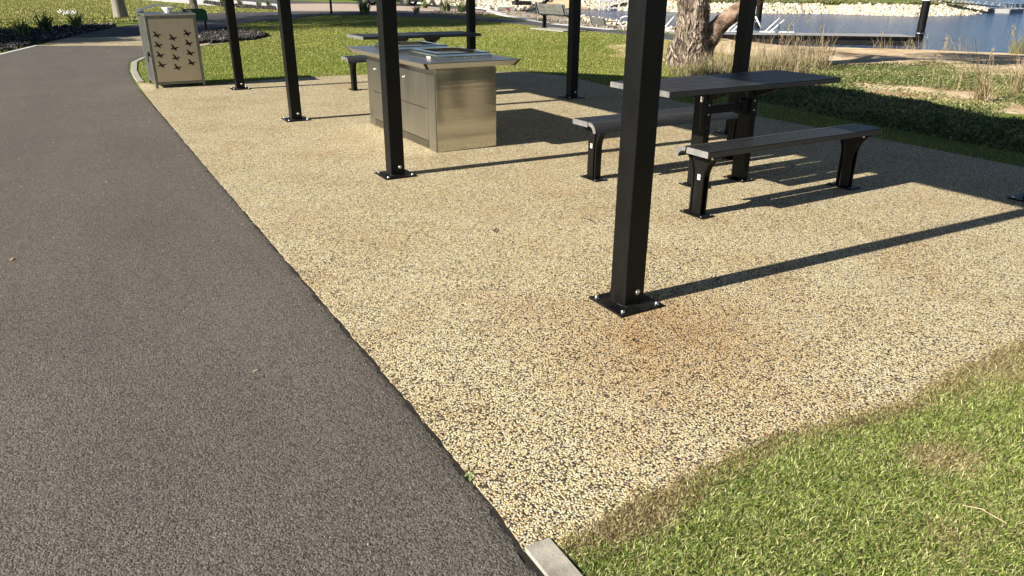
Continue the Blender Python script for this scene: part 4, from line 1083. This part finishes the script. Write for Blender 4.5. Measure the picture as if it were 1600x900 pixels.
chips('river_gravel', BED4, 6000, .05, M['gravel'], 'pebbly bed with plants by the ramp', .04)
BEACH = [P(772, 14.5), P(815, 19), P(880, 34.5), P(958, 43.5), (22.6, 27.5), (24, 32), (27.5, 42), (30.5, 48), (29, 48)]
chips('beach_pebbles', BEACH, 60000, .05, M['gravel'], 'grey brown pebble beach by the boat ramp')
chips('pale_stones', [P(90, 19), P(118, 18), P(122, 23), P(100, 24.5)], 130, .06, M['pale'], 'scatter of pale stones on the patchy grass')

# limestone revetment on the far shore: nobody could count these
def rocks(name, line, width, n_, smin, smax, label, base=(-.9, .35)):
    name2 = 'ramp' in label
    pts = [Vector(p) for p in line]; L = [0]
    for a, b in zip(pts, pts[1:]): L.append(L[-1]+(b-a).length)
    ico = bmesh.new(); bmesh.ops.create_icosphere(ico, subdivisions=1, radius=1); iv = np.array([v.co[:] for v in ico.verts]); fi = np.array([[v.index for v in f.verts] for f in ico.faces]); ico.free()
    V = []; F = []; k = 0
    for i in range(n_):
        s = rng.random()*L[-1]; j = max(0, min(len(pts)-2, int(np.searchsorted(L, s))-1)); u = (s-L[j])/(L[j+1]-L[j]); d = (pts[j+1]-pts[j]).normalized(); nr = Vector((-d.y, d.x))
        w = rng.random(); c = pts[j]+(pts[j+1]-pts[j])*u+nr*w*width
        z = max(base[0]+(base[1]-base[0])*w, tz(c.x, c.y) if name2 else -9)+rng.normal(0, .04)
        sc = rng.uniform(smin, smax)*np.array([rng.uniform(.7, 1.3), rng.uniform(.7, 1.2), rng.uniform(.5, .9)])
        A = np.linalg.qr(rng.normal(size=(3, 3)))[0]
        vv = (iv*(1+rng.uniform(-.22, .22, (len(iv), 1)))*sc)@A+np.array([c.x, c.y, z])
        V.append(vv); F.append(fi+k); k += len(iv)
    o = npmesh(name, np.concatenate(V), np.concatenate(F).ravel(), np.full(n_*len(fi), 3), M['rock'])
    return tag(o, label, kind='stuff')
rocks('rock_revetment', [P(650, 1, 0), P(714, 5.2, 0), P(765, 9, 0), P(800, 9.5, -.25), P(850, 11, -.75), P(905, 13, -.8), (42.3, 59.2), (43.0, 53.3)], 5.0, 7500, .11, .25, 'pale limestone rocks behind the boat ramp', (-.75, .45))
rocks('rock_revetment', [(42.8, 54), (46, 48.5), (49.5, 44.7), (54.7, 41.1), (56.9, 35.0), (63.5, 34.4), (70, 36.8), (78, 40)], 2.5, 7000, .11, .22, 'pale limestone rocks lining the far shore across the water', (-.92, -.15))
rocks('shore_rocks', [(23.9, 19), (23.8, 26), (25.2, 32.5), (28, 41)], -1.0, 500, .06, .14, 'small pale rocks along the near water edge', (-.8, -.6))

# scrub behind the revetment
n_ = 110000
u = rng.random(n_); line = np.array([(36, 63.5), (44.5, 62), (46.5, 54), (52.5, 47.5), (58, 44), (60, 38.5), (66, 38), (74, 41.5)])
t_ = u*(len(line)-1); j = np.minimum(t_.astype(int), len(line)-2); fr = (t_-j)[:, None]
c = line[j]*(1-fr)+line[j+1]*fr+rng.uniform(-1, 1, (n_, 2))*np.array([1.2, 1.2])+np.array([1.0, .8])
hh = .10+.25*fbm(c[:, 0], c[:, 1], 1.0, 9)
o = leaves('far_scrub', c[:, 0], c[:, 1], terrain(c[:, 0], c[:, 1])+hh*rng.random(n_), rng.uniform(.08, .2, n_), M['cover'], rng.uniform(0, .6, n_))
tag(o, 'low olive scrub above the far limestone rocks', kind='stuff')

# ------------------------------------------------------------------ trees
def trunk_mesh(pts, rad, seg, amp, fr, seed, flare=0, sub=14):
    """tapered, lumpy trunk along a path"""
    bm = bmesh.new(); P_ = []; R_ = []
    pts = [Vector(p) for p in pts]
    n_ = (len(pts)-1)*sub
    for i in range(n_+1):
        t = i/sub; k = min(int(t), len(pts)-2); u = t-k; u2 = u*u*(3-2*u)
        a = pts[max(k-1, 0)]; b = pts[k]; c = pts[k+1]; d = pts[min(k+2, len(pts)-1)]
        p = .5*((2*b)+(c-a)*u+(2*a-5*b+4*c-d)*u*u+(3*b-a-3*c+d)*u**3)
        P_.append(p); R_.append(rad[k]*(1-u2)+rad[k+1]*u2)
    rings = []
    for i, p in enumerate(P_):
        d = (P_[min(i+1, n_)]-P_[max(i-1, 0)]).normalized(); ref = Vector((0, 1, 0)); x = ref.cross(d)
        x = x.normalized(); y = d.cross(x); ring = []
        for s in range(seg):
            a = 2*math.pi*s/seg; dirv = x*math.cos(a)+y*math.sin(a)
            q = p+dirv*R_[i]
            nn = mnoise.noise(Vector((q.x*fr+seed, q.y*fr, q.z*fr*.35)))+.5*mnoise.noise(Vector((q.x*fr*3, q.y*fr*3+seed, q.z*fr*1.1)))+.25*mnoise.noise(Vector((q.x*fr*8, q.y*fr*8+seed, q.z*fr*3)))
            fl = flare*math.exp(-max(0, q.z-pts[0].z)*3.2)*(1+.5*math.sin(a*5+seed))
            ring.append(bm.verts.new(p+dirv*(R_[i]*(1+amp*nn)+fl)))
        rings.append(ring)
    for a, b in zip(rings, rings[1:]):
        for k in range(seg): bm.faces.new((a[k], a[(k+1) % seg], b[(k+1) % seg], b[k]))
    bm.faces.new(rings[0][::-1]); bm.faces.new(rings[-1])
    return bm

def crown(t, centre, rad, n_clump, per, size, seed, flat=.75):
    r = np.random.default_rng(seed); X = []; Y = []; Z = []
    for i in range(n_clump):
        v = r.normal(size=3); v /= np.linalg.norm(v); rr = r.random()**.45
        c = np.array(centre)+v*rr*np.array([rad, rad, rad*flat]); s = rad*r.uniform(.12, .26)
        q = r.normal(size=(per, 3))*s*np.array([1, 1, .6])+c
        X.append(q[:, 0]); Y.append(q[:, 1]); Z.append(q[:, 2])
    X = np.concatenate(X); Y = np.concatenate(Y); Z = np.concatenate(Z)
    leaves('crown', X, Y, Z, r.uniform(size*.7, size*1.4, len(X)), M['gumleaf'], np.where(r.random(len(X)) < .06, .8, .05), parent=t, flat=1)

# the big gum at the lake side
gx0, gy0 = PT(1078, 104); gz0 = tz(gx0, gy0)
t = thing('gum_tree', 'thick rough-barked gum tree forking low, standing in reeds on the lake bank', 'tree', (gx0, gy0, gz0-.05))
rx = np.array(_R0)   # picture-right direction on the ground
def off(a, b=0, z=0): return (rx[0]*a+_F[0]*b, rx[1]*a+_F[1]*b, z)
tr = obj('trunk', trunk_mesh([off(.04), off(.02, 0, .35), off(-.02, 0, .8), off(-.06, 0, 1.3), off(-.10, .05, 2.2), off(-.2, .2, 3.6), off(-.1, .5, 5.5)], [.47, .43, .385, .36, .33, .26, .14], 84, .26, 3.4, 3, .10, 24), M['bark'], t, smooth=True)
obj('limb', trunk_mesh([off(.16, -.02, .12), off(.30, -.05, .52), off(.52, -.10, .92), off(.80, -.12, 1.18), off(1.15, 0, 1.42), off(2.2, .4, 2.1), off(3.4, 1, 3.6)], [.23, .22, .205, .185, .165, .12, .06], 48, .16, 3.5, 9, .0, 16), M['bark_red'], t, smooth=True)
def flakes(poly, n_, r_lo, r_hi, smin, smax):
    """ragged peeling bark strips standing off the trunk surface"""
    bm_ = bmesh.new(); r = random.Random(5)
    from mathutils.bvhtree import BVHTree
    dg = poly.data; tree_ = BVHTree.FromPolygons([v.co[:] for v in dg.vertices], [p_.vertices[:] for p_ in dg.polygons])
    for i in range(n_):
        f = dg.polygons[r.randrange(len(dg.polygons))]; c_ = f.center; nn = f.normal
        if c_.z > 2.2 or c_.z < .02: continue
        side = nn.dot(Vector((rx[0], rx[1], 0)))
        if r.random() > (.22+.55*max(0, side+.35)+.5*math.exp(-c_.z*1.6)): continue
        L_ = r.uniform(smin, smax)*(1.2 if c_.z < .6 else 1); up = Vector((r.gauss(0, .35), r.gauss(0, .35), 1)); up = (up-nn*up.dot(nn)).normalized(); sd_ = up.cross(nn); w_ = L_*r.uniform(.10, .3)
        lift = r.uniform(.08, .45)*L_
        s1 = 1 if r.random() < .75 else -1
        a0 = c_+nn*.004-up*L_*.5*s1; a1 = c_+nn*(.006+lift*.25); a2 = c_+nn*(.004+lift)+up*L_*.5*s1
        vs = [bm_.verts.new(q_) for q_ in (a0-sd_*w_*.5, a0+sd_*w_*.5, a1+sd_*w_*.5, a1-sd_*w_*.45, a2+sd_*w_*.2, a2-sd_*w_*.25)]
        bm_.faces.new(vs[:4]); bm_.faces.new((vs[3], vs[2], vs[4], vs[5]))
    return bm_
M['bark_strip'] = m_stone('peeling_bark', [(.25, (.03, .022, .016)), (.42, (.14, .10, .07)), (.6, (.36, .28, .21)), (.8, (.62, .52, .41))], 9, .01)
obj('peeling_bark', flakes(tr, 5600, 0, 0, .04, .17), M['bark_strip'], tr)
for b_, e_, r0 in (((-.2, .2, 3.4), (-1.8, .5, 5.6), .12), ((-.15, .4, 4.4), (1.4, 1.2, 6.4), .11), ((2.2, .4, 2.1), (2.9, -.8, 3.9), .08)):
    A = off(*b_); B = off(*e_); mid = tuple((A[i]+B[i])/2+(.15 if i == 2 else 0) for i in range(3))
    obj('branch', trunk_mesh([A, mid, B], [r0, r0*.75, r0*.35], 16, .12, 3, 4), M['bark_smooth'], t, smooth=True)
for cc, rr in ((off(-1.7, .5, 6.0), 1.5), (off(.2, .9, 7.0), 1.7), (off(1.6, 1.3, 6.6), 1.3), (off(3.3, 1, 4.4), 1.0)):
    crown(t, cc, rr, 22, 90, .14, int(rr*100))

def simple_gum(x, y, h, r0, cr, label, lean=(0, 0), seed=1, group='gum trees beyond the path', crown_z=None, clumps=46):
    t = thing('gum_tree', label, 'tree', (x, y, tz(x, y)-.05), 0, group)
    lx, ly = lean
    obj('trunk', trunk_mesh([(0, 0, 0), (lx*.15, ly*.15, h*.2), (lx*.5, ly*.5, h*.5), (lx, ly, h*.85)], [r0, r0*.82, r0*.55, r0*.22], 28, .09, 2.2, seed, r0*.12, 10), M['bark'] if r0 < .2 else M['bark_smooth'], t, smooth=True)
    r = random.Random(seed)
    for i in range(5):
        a = r.uniform(0, 6.28); z = h*r.uniform(.42, .7); e = (lx*.7+cr*.7*math.cos(a), ly*.7+cr*.7*math.sin(a), z+h*.22)
        b = (lx*.45, ly*.45, z)
        obj('branch', trunk_mesh([b, tuple((b[k]+e[k])/2+(.2 if k == 2 else 0) for k in range(3)), e], [r0*.35, r0*.22, r0*.08], 10, .1, 3, seed+i, 0, 5), M['bark_smooth'], t, smooth=True)
    crown(t, (lx, ly, crown_z or h*.86), cr, clumps, 80, .16, seed+50)
    return t
a = P(190, 27.5); simple_gum(a[0], a[1], 9, .27, 2.6, 'smooth pale gum trunk on the grass beyond the garden bed', (-.9, .2), 5)
a = P(304, 23); simple_gum(a[0], a[1], 6, .19, 1.7, 'slim dark-barked tree behind the bin', (.2, 0), 8)
# trees left of the picture, whose shade falls over the path and lawn
for x, y, h, cr, sd, lab in ((-9.5, 24.6, 8.2, 2.3, 21, 'broad gum left of the garden bed shading the path'), (-8.0, 29.2, 10.5, 3.0, 22, 'tall gum behind the garden bed to the left'),
                       (-6.5, 33.0, 12.5, 3.0, 23, 'tallest gum far to the left of the patchy grass'), (-5.5, 27.0, 12.6, 2.3, 24, 'leafy gum just left of the picture beside the bed'),
                       (-12, 21.0, 6.6, 1.6, 25, 'small gum beside the left verge'),
                       (-11, 25.6, 6.2, 1.9, 26, 'low spreading gum shading the garden bed'), (-10.5, 23.2, 6.9, 1.7, 27, 'young gum between the verge and the garden bed'),
                       (-6.8, 24.9, 12.0, 2.2, 28, 'slim tall gum shading the edge of the lawn'), (-7.5, 30.5, 15.5, 3.0, 29, 'very tall gum whose shade reaches the far path')):
    simple_gum(x, y, h, .25, cr, lab, (0, 0), sd, crown_z=h*.8, clumps=120)

# ------------------------------------------------------------------ jetty, piles, gangways
jz = -.46
A = P(1050, 53, jz); B = P(1436, 58.3, jz); d = Vector((B[0]-A[0], B[1]-A[1])); L = d.length; ang = math.atan2(d.y, d.x)
t = thing('floating_jetty', 'long dark floating jetty with a pale grey deck at the near shore', 'jetty', (A[0], A[1], jz), ang)
bm = bmesh.new(); box(bm, 0, L, 0, 2.1, -.03, 0, .004); obj('deck', bm, M['timber'], t)
bm = bmesh.new(); box(bm, .05, L-.05, .04, 2.06, -.32, -.031, .01); obj('float', bm, M['black_part'], t)
bm = bmesh.new(); box(bm, 0, L, -.03, -.003, -.08, .012, .003); obj('fender', bm, M['black'], t)
bm = bmesh.new(); box(bm, 0, L*.55, 1.98, 2.08, .001, .05, .003); obj('edge_rail', bm, M['white'], t)
def pile(px, py, z, h, capz, r, label):
    a = P(px, py, z); t = thing('mooring_pile', label, 'pile', (a[0], a[1], -1.6), 0, 'black mooring piles')
    zz = h+1.6
    bm = bmesh.new(); cyl(bm, (0, 0, 0), (0, 0, zz), r, seg=24); obj('sleeve', bm, M['black'], t, sharp=.6)
    bm = bmesh.new(); cyl(bm, (0, 0, zz), (0, 0, zz+capz), r*1.12, seg=24); lathe(bm, [(r*1.12, zz+capz), (r*.8, zz+capz+.12), (.01, zz+capz+.2)], (0, 0, 0)); obj('cap', bm, M['white'], t, sharp=.6)
    bm = bmesh.new(); 
    for k in range(12):
        a0 = 2*math.pi*k/12; a1 = 2*math.pi*(k+1)/12; cyl(bm, (math.cos(a0)*r*1.3, math.sin(a0)*r*1.3, 1.14), (math.cos(a1)*r*1.3, math.sin(a1)*r*1.3, 1.14), .03, seg=6)
    obj('pile_collar', bm, M['bright'], t)
    return t
pile(1435, 65, -.8, .86, .30, .165, 'black mooring pile with a white cap at the jetty end')
pile(1183, 44, -.8, .82, .30, .165, 'black mooring pile with a white band behind the reeds')
# gangway handrails of white tube
a = P(1140, 52, jz); t = thing('gangway_rails', 'white slanted tube handrails at the jetty gangway', 'handrail', (a[0], a[1], jz))
for (p0, p1) in (((1135, 50), (1156, 31)), ((1142, 51), (1158, 35)), ((1196, 49), (1215, 31)), ((1202, 51), (1222, 34)), ((1192, 49), (1178, 29)), ((1036, 46), (1052, 28))):
    b0_ = P(p0[0], p0[1], jz); c1 = P(p1[0], p1[1], jz)
    # rail top: same distance as the foot, raised
    foot = Vector((b0_[0]-a[0], b0_[1]-a[1], 0)); k = (p1[0]-p0[0])/F_PX*33
    top = foot+Vector((rx[0]*k, rx[1]*k, (p0[1]-p1[1])/F_PX*35))
    bm = bmesh.new(); tube(bm, [foot, top], .035, 8); obj('rail', bm, M['white'], t, smooth=True)
bm = bmesh.new(); box(bm, -2.2, 2.8, -.05, .05, -.0, .05); obj('foot_beam', bm, M['white'], t)
t.rotation_euler.z = 0
a = P(978, 44, -.35); t = thing('hooped_handrail', 'white hooped ladder handrail behind the foremost post', 'handrail', (a[0], a[1], tz(*a)-.05))
pts = [(0, 0, 0), (-.12, .05, .35), (-.28, .1, .58), (-.22, .1, .74), (-.02, .05, .80), (.18, 0, .72)]
bm = bmesh.new(); tube(bm, [off(p[0], p[1], p[2]) for p in pts], .028, 8); obj('hoop', bm, M['white'], t, smooth=True)
bm = bmesh.new(); tube(bm, [off(p[0]+.5, p[1]+.3, p[2]) for p in pts], .028, 8); obj('hoop', bm, M['white'], t, smooth=True)
# timber frame by the far wall
a = P(937, 16, -.8); b = P(985, 16, -.8); d = Vector((b[0]-a[0], b[1]-a[1])); t = thing('landing_frame', 'white framed landing stage against the far rocks', 'landing stage', (a[0], a[1], -.9), math.atan2(d.y, d.x))
bm = bmesh.new(); Lf = d.length+2.5
for k in range(7): box(bm, k*Lf/6-.07, k*Lf/6+.07, -.07, .07, -.6, 1.15)
obj('pile', bm, M['white'], t)
bm = bmesh.new(); box(bm, -.1, Lf+.1, -.10, -.07, .22, .34); box(bm, -.1, Lf+.1, -.10, -.07, .78, .92); obj('rail', bm, M['white'], t)
bm = bmesh.new(); box(bm, -.1, Lf+.1, .08, 1.2, .95, 1.05); obj('deck', bm, M['timber'], t)
# gangway and float on the far right
A = P(1488, 5, .1); t = thing('far_gangway', 'white truss gangway leading to a small float off the far rocks', 'gangway', (A[0], A[1], .2))
B = P(1580, 15, -.55); dv = Vector((B[0]-A[0], B[1]-A[1], -.55)); L = dv.length; n1 = Vector((-dv.y, dv.x, 0)).normalized()
bm = bmesh.new()
for s in (0, 1.1):
    o0 = n1*s
    tube(bm, [o0, o0+dv], .045, 6); tube(bm, [o0+Vector((0, 0, .35)), o0+dv*.5+Vector((0, 0, .5)), o0+dv+Vector((0, 0, .3))], .035, 6)
    for k in range(9):
        u = k/8; tube(bm, [o0+dv*u, o0+dv*min(1, u+.06)+Vector((0, 0, .38))], .025, 6)
obj('truss', bm, M['white'], t)
bm = bmesh.new(); v4 = [bm.verts.new(c) for c in (Vector((0, 0, .03)), dv+Vector((0, 0, .03)), dv+n1*1.1+Vector((0, 0, .03)), n1*1.1+Vector((0, 0, .03)))]; f = bm.faces.new(v4); bmesh.ops.solidify(bm, geom=[f], thickness=.06); obj('walkway', bm, M['timber'], t)
a = P(1572, 20, -.8); t = thing('small_float', 'small grey pontoon with black and white fenders at the far gangway foot', 'pontoon', (a[0], a[1], -.8), .2)
bm = bmesh.new(); box(bm, -2.2, 1.8, -.9, .9, -.25, .38, .05); obj('float', bm, M['timber'], t)
bm = bmesh.new()
for k in range(4): cyl(bm, (1.9, -.7+k*.45, -.1), (1.9, -.7+k*.45, .75), .13, seg=10)
obj('fender', bm, M['black_part'], t)
bm = bmesh.new()
for k in range(4): cyl(bm, (1.9, -.7+k*.45, .2), (1.9, -.7+k*.45, .4), .15, seg=10)
obj('fender_band', bm, M['white'], t)

# small dinghy and dark launching ramp pulled on the beach
a = P(790, 13.2, -.15); t = thing('dinghy', 'small white dinghy with a red mark pulled up beside the boat ramp', 'boat', (a[0], a[1], tz(*a)+.02), -.25)
def hull(bm, L, Wd, H, th=0):
    secs = 12; rows = []
    for i in range(secs+1):
        u = i/secs; x = -L/2+L*u; w = Wd/2*(1-(max(0, u-.35)/.65)**2.4); w = max(w, .02); k = .35*max(0, u-.6)**1.5
        rows.append([bm.verts.new((x, y*w, z)) for y, z in ((-1, H+k), (-.92, H*.4+k*.5), (-.55, .02+k*.3), (0, 0+k*.3), (.55, .02+k*.3), (.92, H*.4+k*.5), (1, H+k))])
    for A_, B_ in zip(rows, rows[1:]):
        for k in range(6): bm.faces.new((A_[k], A_[k+1], B_[k+1], B_[k]))
    bm.faces.new(rows[0])
bm = bmesh.new(); hull(bm, 1.3, .6, .26); r = bmesh.ops.solidify(bm, geom=bm.faces[:], thickness=.02); obj('hull', bm, M['white'], t)
bm = bmesh.new(); box(bm, -.05, .2, -.315, -.300, .10, .19); obj('side_mark', bm, M['red'], t)
bm = bmesh.new(); box(bm, -.1, .12, -.26, .26, .17, .19); obj('thwart', bm, M['timber'], t)
a = P(815, 8.5, .1); t = thing('launch_ramp', 'dark ramp with slanted black arms above the pebble beach', 'ramp', (a[0], a[1], .25), -.3)
bm = bmesh.new(); box(bm, -.55, .55, -.5, .5, -.12, .12, .02); obj('ramp_plate', bm, M['black_part'], t)
bm = bmesh.new(); tube(bm, [(-.5, 0, .1), (1.6, .3, .75)], .06, 8); tube(bm, [(1.2, 0, -.25), (2.6, .3, .75)], .10, 8); obj('arm', bm, M['black'], t)

# ------------------------------------------------------------------ parked car (only its wheels and sills are inside the picture)
fw = P(633, 10.2); rw_dir = Vector((-_R0[0], -_R0[1]+.25, 0)).normalized()
cz = .03
def make_car():
    ang = math.atan2(-rw_dir.y, -rw_dir.x)
    n_ = Vector((math.cos(ang), math.sin(ang))); s_ = Vector((-n_.y, n_.x))
    c = Vector((fw[0], fw[1]))-n_*1.42+s_*.78
    t = thing('parked_car', 'dark parked car with alloy wheels on the far paving, cut by the top edge', 'car', (c.x, c.y, cz), ang)
    prof = [(-2.25, .32), (-2.30, .62), (-2.22, .98), (-1.95, 1.10), (-1.55, 1.58), (-.2, 1.66), (.75, 1.52), (1.25, 1.08), (2.05, .95), (2.28, .72), (2.30, .36), (2.1, .25)]
    def arch(cx): return [(cx+.40*math.cos(a), .36+.40*math.sin(a)) for a in np.linspace(0, math.pi, 10)]
    low = [(1.84, .25)]+[(x, max(z, .25)) for x, z in arch(1.42)]+[(1.0, .24), (-1.0, .24)]+[(x, max(z, .25)) for x, z in arch(-1.38)]+[(-1.82, .27)]
    bm = bmesh.new(); prism(bm, prof+low, 'y', -.88, .88)
    for v in bm.verts:
        if v.co.z > 1.1: v.co.y *= 1-.22*(v.co.z-1.1)/.5
    obj('body', bm, M['car'], t)
    bm = bmesh.new()
    for s in (-1, 1):
        bm.faces.new([bm.verts.new((x, s*(.885-.10*(z-1.1)/.42), z)) for x, z in ((-1.75, 1.12), (-1.45, 1.50), (-.2, 1.57), (.68, 1.45), (1.08, 1.12))])
    obj('window', bm, M['glass'], t)
    for x in (-1.38, 1.42):
        for s in (-1, 1):
            y = s*.80
            bm = bmesh.new(); r_ = lathe(bm, [(.22, -.10), (.33, -.11), (.355, -.06), (.355, .06), (.33, .11), (.22, .10), (.22, -.10)], (0, 0, 0), 32)
            wh = obj('wheel', bm, M['tyre'], t, sharp=.7); wh.rotation_euler.x = math.pi/2; wh.location = (x, y, .355)
            bm = bmesh.new(); cyl(bm, (0, 0, s*-.02), (0, 0, s*-.06), .06, seg=12)
            for k in range(10):
                a = 2*math.pi*k/10; cyl(bm, (.04*math.cos(a), .04*math.sin(a), -s*.05), (.22*math.cos(a+.1), .22*math.sin(a+.1), -s*.07), .014, seg=6)
            lathe(bm, [(.215, -.09), (.235, -.09), (.235, .09), (.215, .09)], (0, 0, 0), 32); obj('rim', bm, M['bright'], wh)
    for s in (-1, 1):
        bm = bmesh.new(); box(bm, 2.18, 2.31, s*.62-.16, s*.62+.16, .66, .80, .03); obj('headlight', bm, M['white'], t)
        bm = bmesh.new(); box(bm, -2.30, -2.2, s*.68-.12, s*.68+.12, .75, .95, .02); obj('tail_light', bm, M['red'], t)
    return t
make_car()

# ------------------------------------------------------------------ little things lying about
def leaf_mesh(bm, c, L, w, a, tilt=.1):
    d = Vector((math.cos(a), math.sin(a), tilt)); s = Vector((-math.sin(a), math.cos(a), 0)); c = Vector(c)
    vs = [c-d*L/2, c-d*L*.15+s*w/2, c+d*L*.25+s*w*.4, c+d*L/2+Vector((0, 0, .004)), c+d*L*.2-s*w*.45, c-d*L*.2-s*w*.5]
    bm.faces.new([bm.verts.new(v) for v in vs])
m_leaf = m_simple('dead_leaf', (.05, .035, .022), .8, 0, .4, 60)
m_paleleaf = m_simple('pale_dead_leaf', (.55, .42, .25), .8, 0, .3, 60)
m_green = m_simple('weed_green', (.16, .26, .06), .7, 0, .3, 60)
for (px, py, L, w, a, mat, lab) in ((773, 362, .040, .022, .2, m_leaf, 'dark dead leaf on the paving in mid picture'), (990, 535, .022, .015, .9, m_leaf, 'dark dead leaf below the nearest post'),
                       (19, 408, .040, .020, 1.3, m_paleleaf, 'pale dry leaf on the asphalt near the left edge'), (170, 81, .10, .05, .2, m_paleleaf, 'pale scrap on the asphalt near the cream band')):
    a_ = P(px, py); bm = bmesh.new(); leaf_mesh(bm, (a_[0], a_[1], .012), L, w, a, .1); bmesh.ops.solidify(bm, geom=bm.faces[:], thickness=.0008)
    tag(obj('fallen_leaf', bm, mat), lab, 'leaf')
a_ = P(921, 346); bm = bmesh.new(); tube(bm, [(a_[0], a_[1]-.07, .006), (a_[0]+.012, a_[1], .008), (a_[0]+.0, a_[1]+.06, .006)], .0025, 5); tube(bm, [(a_[0]+.01, a_[1], .008), (a_[0]+.035, a_[1]+.025, .008)], .0018, 5)
tag(obj('twig', bm, m_leaf), 'thin dark forked twig lying on the paving', 'twig')
a_ = P(736, 742); bm = bmesh.new()
for k in range(9): leaf_mesh(bm, (a_[0]+rnd.uniform(-.02, .012), a_[1]+rnd.uniform(-.03, .03), .004+rnd.random()*.008), rnd.uniform(.010, .022), .008, rnd.uniform(0, 6.28), rnd.uniform(.1, .7))
tag(obj('weed', bm, m_green), 'tiny green weed growing in the joint beside the asphalt', 'weed')
# dry stalk lying in the foreground grass
a_ = P(1500, 800); b_ = P(1570, 827); bm = bmesh.new(); tube(bm, [(a_[0], a_[1], .025), ((a_[0]+b_[0])/2, (a_[1]+b_[1])/2+.01, .034), (b_[0], b_[1], .022)], .0016, 5)
tag(obj('dry_stalk', bm, m_paleleaf), 'straw coloured stalk lying on the foreground grass', 'stalk')
n_ = 170; bm = bmesh.new()
for k in range(n_):
    xx = rnd.uniform(-1.2, 4.6); yy = rnd.uniform(-1.0, 9); leaf_mesh(bm, (xx, yy, .006), rnd.uniform(.010, .030), rnd.uniform(.003, .008), rnd.uniform(0, 6.28), rnd.uniform(.05, .35))
tag(obj('leaf_litter', bm, m_leaf), 'sparse specks of leaf litter on the paving', kind='stuff')
n_ = 60; bm = bmesh.new()
for k in range(n_):
    xx = rnd.uniform(-4.0, -1.35); yy = rnd.uniform(-1.2, 14); leaf_mesh(bm, (xx, yy, .009), rnd.uniform(.010, .035), rnd.uniform(.004, .010), rnd.uniform(0, 6.28), rnd.uniform(.05, .35))
tag(obj('leaf_litter', bm, m_paleleaf), 'pale specks of leaf litter on the asphalt', kind='stuff')
# loose pebbles and crumbs of stone scattered over paving and asphalt (uncountable)
n_ = 1500; x = rng.uniform(-3.2, 4.5, n_); y = rng.uniform(-1.1, 9, n_); s = rng.uniform(.0015, .0042, n_)
tet = np.array([[1, 1, 1], [1, -1, -1], [-1, 1, -1], [-1, -1, 1]])*.7
x = np.where(rng.random(n_) < .15, rng.normal(-1.30, .06, n_), x)
V = (tet[None]*s[:, None, None]*rng.uniform(.6, 1.3, (n_, 4, 1)))+np.stack([x, y, s*.6+.006], -1)[:, None]
i0 = np.arange(n_)[:, None]*4; fc = np.array([0, 1, 2, 0, 3, 1, 0, 2, 3, 1, 3, 2])
o = npmesh('loose_grit', V.reshape(-1, 3), (i0+fc).ravel(), np.full(n_*4, 3), m_paleleaf); tag(o, 'loose pale grit on the asphalt and paving', kind='stuff')

S.render.engine = 'CYCLES'
